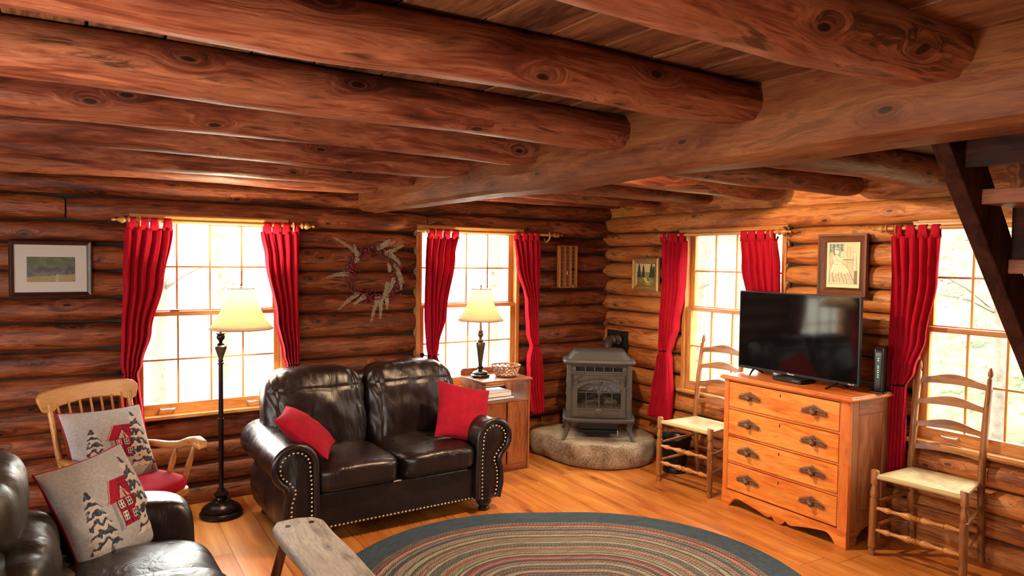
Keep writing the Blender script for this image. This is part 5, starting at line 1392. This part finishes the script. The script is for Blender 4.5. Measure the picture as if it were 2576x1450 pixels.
c2 = copy_tree(c1); c2.location = (3.845, 1.918, 0); c2.rotation_euler = (0, 0, math.radians(-85))
tag(c2, 'ladder-back chair with a tan rush seat, right of the dresser', 'chair')

# ------------------------------------------------------------------ dresser
r = empty('chest_of_drawers', (3.765, 2.705, 0), math.radians(-91.5)); tag(r, 'orange pine chest of four drawers with carved leaf handles, under the television', 'dresser')
# local front -y, width along x
hw, dd, H = .452, .385, .872
mb = MB(); mb.box((-hw-.022, -.022, H-.026), (hw+.022, dd+.01, H-.008), 'x'); mb.box((-hw-.014, -.014, H-.030), (hw+.014, dd+.005, H), 'x'); mb.build('top', 'dresser_red', r, smooth=False, bevel=.005)
mb = MB()
for s in (-1, 1): mb.box((s*(hw-.062), 0, .0), (s*hw, .028, H-.03), 'z') if s > 0 else mb.box((-hw, 0, .0), (-hw+.040, .028, H-.03), 'z')
zr = [(.832, .660), (.646, .480), (.466, .300), (.286, .110)]
for z in (.839, .653, .473, .293): mb.box((-hw+.04, .004, z-.0065), (hw-.062, .028, z+.0075), 'x')
mb.build('front_frame', 'dresser_red', r, smooth=False, bevel=.003)
for s in (-1, 1):
    x0, x1 = (hw-.020, hw) if s > 0 else (-hw, -hw+.020)
    mb = MB()
    mb.box((x0, .028, .09), (x1, .085, H-.03), 'z'); mb.box((x0, dd-.055, .0), (x1, dd, H-.03), 'z'); mb.box((x0, .085, H-.115), (x1, dd-.055, H-.03), 'y'); mb.box((x0, .085, .10), (x1, dd-.055, .205), 'y')
    mb.box((x0+.006, .08, .15), (x1-.007, dd-.05, H-.1), 'z')
    mb.prism([(.028, 0), (.085, 0), (.100, .05), (.14, .085), (.2, .10), (.028, .10)], x0, x1, 'yz', 'y')
    mb.build('side_panel', 'dresser_side', r, smooth=False, bevel=.003)
mb = MB(); mb.box((-hw+.02, dd-.012, .08), (hw-.02, dd, H-.03)); mb.box((-hw+.02, .03, .10), (hw-.02, dd-.012, .11)); mb.build('back_panel', 'dresser_side', r, smooth=False)
# scalloped apron
def apz(u):
    a = abs(u)
    if a > .86: return 0
    if a > .70: return .064*(1-((a-.70)/.16)**2.2)
    if a > .20: return .064-.044*((.70-a)/.50)**1.3*1.0
    if a > .10: return .020+.022*((.20-a)/.10)**3
    return .042-.040*(1-(a/.10)**2)**.5
n = 90; vs = []
for i in range(n+1):
    u = 2*i/n-1
    for z in (apz(u), .104):
        for y in (-.004, .022): vs.append((u*hw, y, z))
fs = []
for k in range(n):
    a = k*4; b = a+4; fs += [(a, b, b+2, a+2), (a+1, a+3, b+3, b+1), (a+2, b+2, b+3, a+3), (a, a+1, b+1, b)]
fs += [(0, 2, 3, 1), (n*4, n*4+1, n*4+3, n*4+2)]
mb = MB(); mb.add(vs, fs, 'x'); mb.build('apron', 'dresser', r, smooth=False, bevel=.0015)
def lobes(mb, xc, zc):
    """carved spray of pointed leaves either side of the knob"""
    for s in (-1, 1):
        stem = [V((xc+s*.004, -.006, zc+.004)), V((xc+s*.035, -.009, zc+.010)), V((xc+s*.070, -.006, zc-.004)), V((xc+s*.098, -.003, zc-.020))]
        mb.tube(stem, [.006, .0065, .0045, .0008], 7, sq=.7)
        for q in range(8):
            t = q/7; x = .000+.072*t; p = V((xc+s*x, -.006, zc+.006-.012*t)); L = .034*(1-.45*t)
            a = math.radians(98-62*t); d = V((s*cos(a), 0, sin(a)))
            mb.tube([p, p+d*L*.5+V((0, -.003, 0)), p+d*L], [.0055, .0048, .0006], 6, sq=.6)
        for q in range(5):
            t = q/4; p = V((xc+s*(.012+.058*t), -.005, zc-.004-.010*t)); L = .026*(1-.3*t); a = math.radians(-72+38*t); d = V((s*cos(a), 0, sin(a)))
            mb.tube([p, p+d*L*.5+V((0, -.002, 0)), p+d*L], [.005, .0045, .0006], 6, sq=.6)
for k, (z1, z0) in enumerate(zr):
    mb = MB(); mb.box((-hw+.043, -.001, z0+.003), (hw-.065, .03, z1-.003), 'x'); mb.box((-hw+.06, .03, z0+.01), (hw-.08, dd-.03, z1-.03), 'x'); dr = mb.build('drawer', 'dresser', r, smooth=False, bevel=.003)
    zc = (.752, .571, .390, .208)[k]
    for xc in (-.242, .228):
        mb = MB()
        lobes(mb, xc, zc)
        mb.sphere((xc-.010, -.012, zc-.004), (.015, .012, .015), 14, 10)
        hd = mb.build('leaf_handle', 'carved', dr, angle=50)
        mb = MB(); mb.sphere((xc+.008, -.024, zc-.008), (.0165, .017, .0165), 16, 12); mb.tube([(xc+.006, -.004, zc-.006), (xc+.008, -.02, zc-.008)], .009, 10); mb.build('knob', 'carved', hd)
    mb = MB(); mb.lathe([(.0045, -.0012), (.0045, -.003)], (-.010, 0, z1-.028), 12, 'y'); mb.box((-.0122, -.003, z1-.041), (-.0078, -.0012, z1-.028)); mb.build('keyhole', 'stove_dark', dr)

# ------------------------------------------------------------------ television, set-top box, router
tvh = .525; tvw = .885
r = empty('television', (3.945, 2.748, H), math.radians(-92.5)); tag(r, 'black flat-screen television standing on the pine chest of drawers', 'television')
mb = MB(); mb.box((-tvw/2, -.012, .032), (tvw/2, .014, .032+tvh)); mb.box((-tvw/2+.08, .014, .05), (tvw/2-.08, .055, .38)); mb.build('case', 'black_plastic', r, smooth=False, bevel=.003)
mb = MB(); mb.box((-tvw/2+.009, -.0132, .050), (tvw/2-.009, -.0118, .032+tvh-.008)); mb.build('screen', 'screen', r, smooth=False)
for s in (-1, 1):
    mb = MB(); x = s*.315
    for y, dx in ((-.085, -s*.035), (.085, s*.0)): mb.tube([(x, .0, .040), (x-.0+dx*.4, y*.5, .022), (x+dx, y, .003)], [.008, .007, .006], 8, 'x', sq=.8)
    mb.build('foot', 'black_plastic', r)
def text(txt, size, name, mat, parent, loc, rot, ext=.0006, align='CENTER'):
    cu = bpy.data.curves.new(name, 'FONT'); cu.body = txt; cu.size = size; cu.extrude = ext; cu.align_x = align; cu.align_y = 'CENTER'
    tmp = bpy.data.objects.new(name, cu); C.objects.link(tmp)
    dg = bpy.context.evaluated_depsgraph_get(); me = bpy.data.meshes.new_from_object(tmp.evaluated_get(dg))
    bpy.data.objects.remove(tmp); me.materials.clear(); me.materials.append(M[mat])
    o = bpy.data.objects.new(name, me); C.objects.link(o); o.parent = parent; o.location = loc; o.rotation_euler = rot
    return o
text('Hisense', .016, 'lettering', 'white_print', r, (-.02, -.0128, .041), (PI/2, 0, 0))
text('Roku TV', .011, 'lettering', 'white_print', r, (tvw/2-.045, -.0128, .041), (PI/2, 0, 0))
r = empty('set_top_box', (3.875, 2.742, H+.0005), math.radians(-92)); tag(r, 'flat black set-top box under the television screen', 'set-top box')
mb = MB(); mb.box((-.105, -.02, .004), (.105, .13, .027)); mb.box((-.10, -.012, 0), (.10, .12, .005)); mb.build('case', 'black_plastic', r, smooth=False, bevel=.003)
mb = MB()
for k in range(4): mb.lathe([(.0022, -.0198), (.0022, -.0215)], (.045+k*.013, 0, .017), 10, 'y')
mb.build('indicator_lights', 'white_print', r)
r = empty('router', (4.065, 2.262, H+.0005), math.radians(-70)); tag(r, 'upright black router with a column of green lights, right of the television', 'router')
mb = MB(); mb.soft((0, 0, .135), (.048, .17, .262), 9, 12, warp=lambda x, y, z, q: (x*(1+.12*q[2]), y, z)); mb.build('case', 'black_plastic', r, angle=50)
mb = MB(); mb.soft((0, 0, .006), (.085, .17, .012), 7, 10); mb.build('stand', 'black_plastic', r, angle=50)
for k, z in enumerate((.205, .192, .160, .150, .136, .124, .110, .097)):
    mb = MB(); mb.sphere((0, -.0855, z), (.0030, .002, .0022), 8, 6); mb.build('indicator_light', 'led_red' if k == 4 else 'led_green', r)

# ------------------------------------------------------------------ stairs, seen from beneath at the right
r = empty('staircase', (2.10, 1.0, 0)); tag(r, 'dark open wooden staircase rising to the beam at the right edge', 'stairs')
sl = 1.08
def stringer(y0, y1):
    mb = MB(); a = -.02; mb.prism([(a, 1.985), (a+.205, 1.985), (a+.205+1.985/sl-.16, 0.0), (a+1.985/sl, 0.0)], y0, y1, 'xz', 'z')
    return mb.build('stringer', 'stair', r, smooth=False, bevel=.004)
stringer(.0, .05); stringer(-.72, -.67)
for k in range(9):
    z = 1.845-k*.205; x = (1.985-z)/sl
    mb = MB(); mb.box((x+.075, -.67, z-.045), (x+.30, .0, z), 'y'); mb.build('tread', 'tread', r, smooth=False, bevel=.004)
    mb = MB(); mb.box((x+.285, -.67, z-.21), (x+.300, .0, z-.045), 'y'); mb.build('riser', 'stair', r, smooth=False)
mb = MB(); mb.box((.10, -.67, 1.90), (.125, .0, 2.17), 'y'); mb.build('riser', 'stair', r, smooth=False)

# ------------------------------------------------------------------ ceiling lamp (between the beam and the window wall, hidden from here by the beam)
r = empty('ceiling_lamp', (2.52, 3.0, 2.182)); tag(r, 'small ceiling spot lamp between the logs behind the beam', 'ceiling lamp')
mb = MB(); mb.lathe([(.05, -.012), (.05, 0)], n=20); mb.build('rose', 'black_metal', r)
mb = MB(); mb.sphere((0, 0, -.035), .022, 12, 8); mb.build('bulb', 'bulb', r)

# ------------------------------------------------------------------ outdoors
mb = MB(); n = 70; vs = []
def hz(x, y):
    d = max(0, x-8)*.42+max(0, y-11)*.10
    return -.55+min(d, 7)+.5*N(x*.25, y*.25, 3)*min(1, max(0, math.hypot(max(0, x-5), max(0, y-6)))/4)
for j in range(n+1):
    for i in range(n+1):
        x = -22+58*i/n; y = -22+58*j/n; vs.append((x, y, hz(x, y)))
fs = [(j*(n+1)+i, j*(n+1)+i+1, (j+1)*(n+1)+i+1, (j+1)*(n+1)+i) for j in range(n) for i in range(n)]
mb.add(vs, fs, 'x'); tag(mb.build('ground_outside', 'hill', angle=80), kind='structure')
def tree(x, y, h, q, seed, lab):
    rr = random.Random(seed); z0 = hz(x, y)-.1; e = empty('tree', (x, y, z0)); tag(e, lab, 'tree', 'trees outside the windows')
    pts = [(rr.uniform(-.05, .05)*i, rr.uniform(-.05, .05)*i, h*i/8) for i in range(9)]
    mb = MB(); mb.tube(pts, [q*(1-.09*i) for i in range(9)], 10, 'z')
    br = []
    for k in range(14):
        i = rr.randint(2, 7); a = rr.uniform(0, 2*PI); L = rr.uniform(.4, 1.0); p = V(pts[i]); d = V((cos(a), sin(a), rr.uniform(.1, .8)))
        mid = p+d*L*.5+V((0, 0, .05)); end = p+d*L; mb.tube([p, mid, end], [q*.28, q*.18, q*.06], 6, 'z'); br.append(end); br.append(mid)
    mb.build('trunk', 'bark', e)
    mb = MB()
    for b in br:
        for k in range(44):
            p = b+V((rr.gauss(0, .22), rr.gauss(0, .22), rr.gauss(0, .18))); a = rr.uniform(0, 6.3); s = rr.uniform(.010, .024)
            u = V((cos(a), sin(a), rr.uniform(-.4, .4)))*s; w = V((-sin(a), cos(a), rr.uniform(-.4, .6)))*s*.5
            mb.add([p-u, p+w, p+u, p-w], [(0, 1, 2, 3)], 'x')
    mb.build('foliage', 'leaf', e, smooth=False)
labs = ['farther tree seen through the middle panes of the window beside the television', 'slim tree outside the window beside the television, in its left column of panes', 'pale-barked tree outside the right-hand window, in its middle panes',
        'tree trunk outside the left window, beside its left red curtain', 'tree outside the left window, behind the floor lamp shade', 'tree outside the window behind the table lamp, in its right column of panes', 'tree on the slope outside the right-hand window, next to the red curtain']
for i, (x, y, h, q) in enumerate(((12.2, 10.2, 7, .14), (8.2, 7.35, 7, .09), (8.4, 3.4, 6, .08), (1.3, 11.2, 7, .12), (2.6, 13.6, 7, .12), (8.2, 13.2, 7, .12), (15.5, 7.3, 7, .15))):
    tree(x, y, h, q, 40+i, labs[i])

# ------------------------------------------------------------------ light
W = bpy.data.worlds.new('sky'); bpy.context.scene.world = W; W.use_nodes = True; nt = W.node_tree
bg = nt.nodes['Background']; bg.inputs[0].default_value = (1., .98, .95, 1); bg.inputs[1].default_value = 11
def portal(axis, span, flip=1):
    l = bpy.data.lights.new('window_portal', 'AREA'); l.shape = 'RECTANGLE'; l.size = span[1]-span[0]+.1; l.size_y = ZS1-ZS0; l.cycles.is_portal = True
    o = bpy.data.objects.new('window_portal', l); C.objects.link(o); c = (span[0]+span[1])/2; z = (ZS0+ZS1)/2
    if axis == 'x': o.location = (c, (FA+.2) if flip == 1 else YN-.2, z); o.rotation_euler = (-PI/2 if flip == 1 else PI/2, 0, 0)
    else: o.location = ((FB+.2) if flip == 1 else XL-.2, c, z); o.rotation_euler = (0, PI/2 if flip == 1 else -PI/2, 0); l.size, l.size_y = l.size_y, l.size
    return o
portal('x', WA[0]); portal('x', WA[1]); portal('y', WB[0]); portal('y', WB[1]); portal('y', WL[0], -1); portal('y', WL[1], -1); portal('x', WN[0], -1)
def lamp(loc, power, col, rad, name='lamp_or_fill_light'):
    l = bpy.data.lights.new(name, 'POINT'); l.energy = power; l.color = col; l.shadow_soft_size = rad
    o = bpy.data.objects.new(name, l); C.objects.link(o); o.location = loc; return o
WARM = (1., .80, .54)
lamp((2.52, 3.0, 2.12), 100, (1., .70, .40), .03)
lamp((.884+.122, 4.64, 1.37), 38, WARM, .03)
lamp((2.775, 4.675, .714+.62), 28, WARM, .03)
lamp((-.5, -1.0, 1.9), 18, (1., .84, .66), .15)  # fill light added behind the camera, no fixture stands there
lamp((-.85, 1.15, 1.25), 70, (1., .86, .74), .12)

# ------------------------------------------------------------------ camera
yaw, pit, rol = math.radians(33.2), math.radians(2.3), math.radians(-.71)
f = V((sin(yaw)*cos(pit), cos(yaw)*cos(pit), -sin(pit))); rt = V((cos(yaw), -sin(yaw), 0)); dn = f.cross(rt)
r2 = rt*cos(rol)+dn*sin(rol); d2 = -rt*sin(rol)+dn*cos(rol)
cam = bpy.data.cameras.new('camera'); co = bpy.data.objects.new('camera', cam); C.objects.link(co)
co.matrix_world = Matrix(((r2.x, -d2.x, -f.x, 0), (r2.y, -d2.y, -f.y, 0), (r2.z, -d2.z, -f.z, 1.62), (0, 0, 0, 1)))
cam.sensor_width = 36; cam.lens = 36*1780/2576; cam.clip_start = .02
S = bpy.context.scene; S.camera = co
S.view_settings.view_transform = 'Standard'; S.view_settings.look = 'None'; S.view_settings.exposure = 0.9; S.view_settings.gamma = 1
S.view_settings.use_curve_mapping = False
S.cycles.max_bounces = 8; S.cycles.diffuse_bounces = 4; S.cycles.glossy_bounces = 3; S.cycles.transparent_max_bounces = 12
S.cycles.use_denoising = True; S.cycles.sample_clamp_indirect = 6
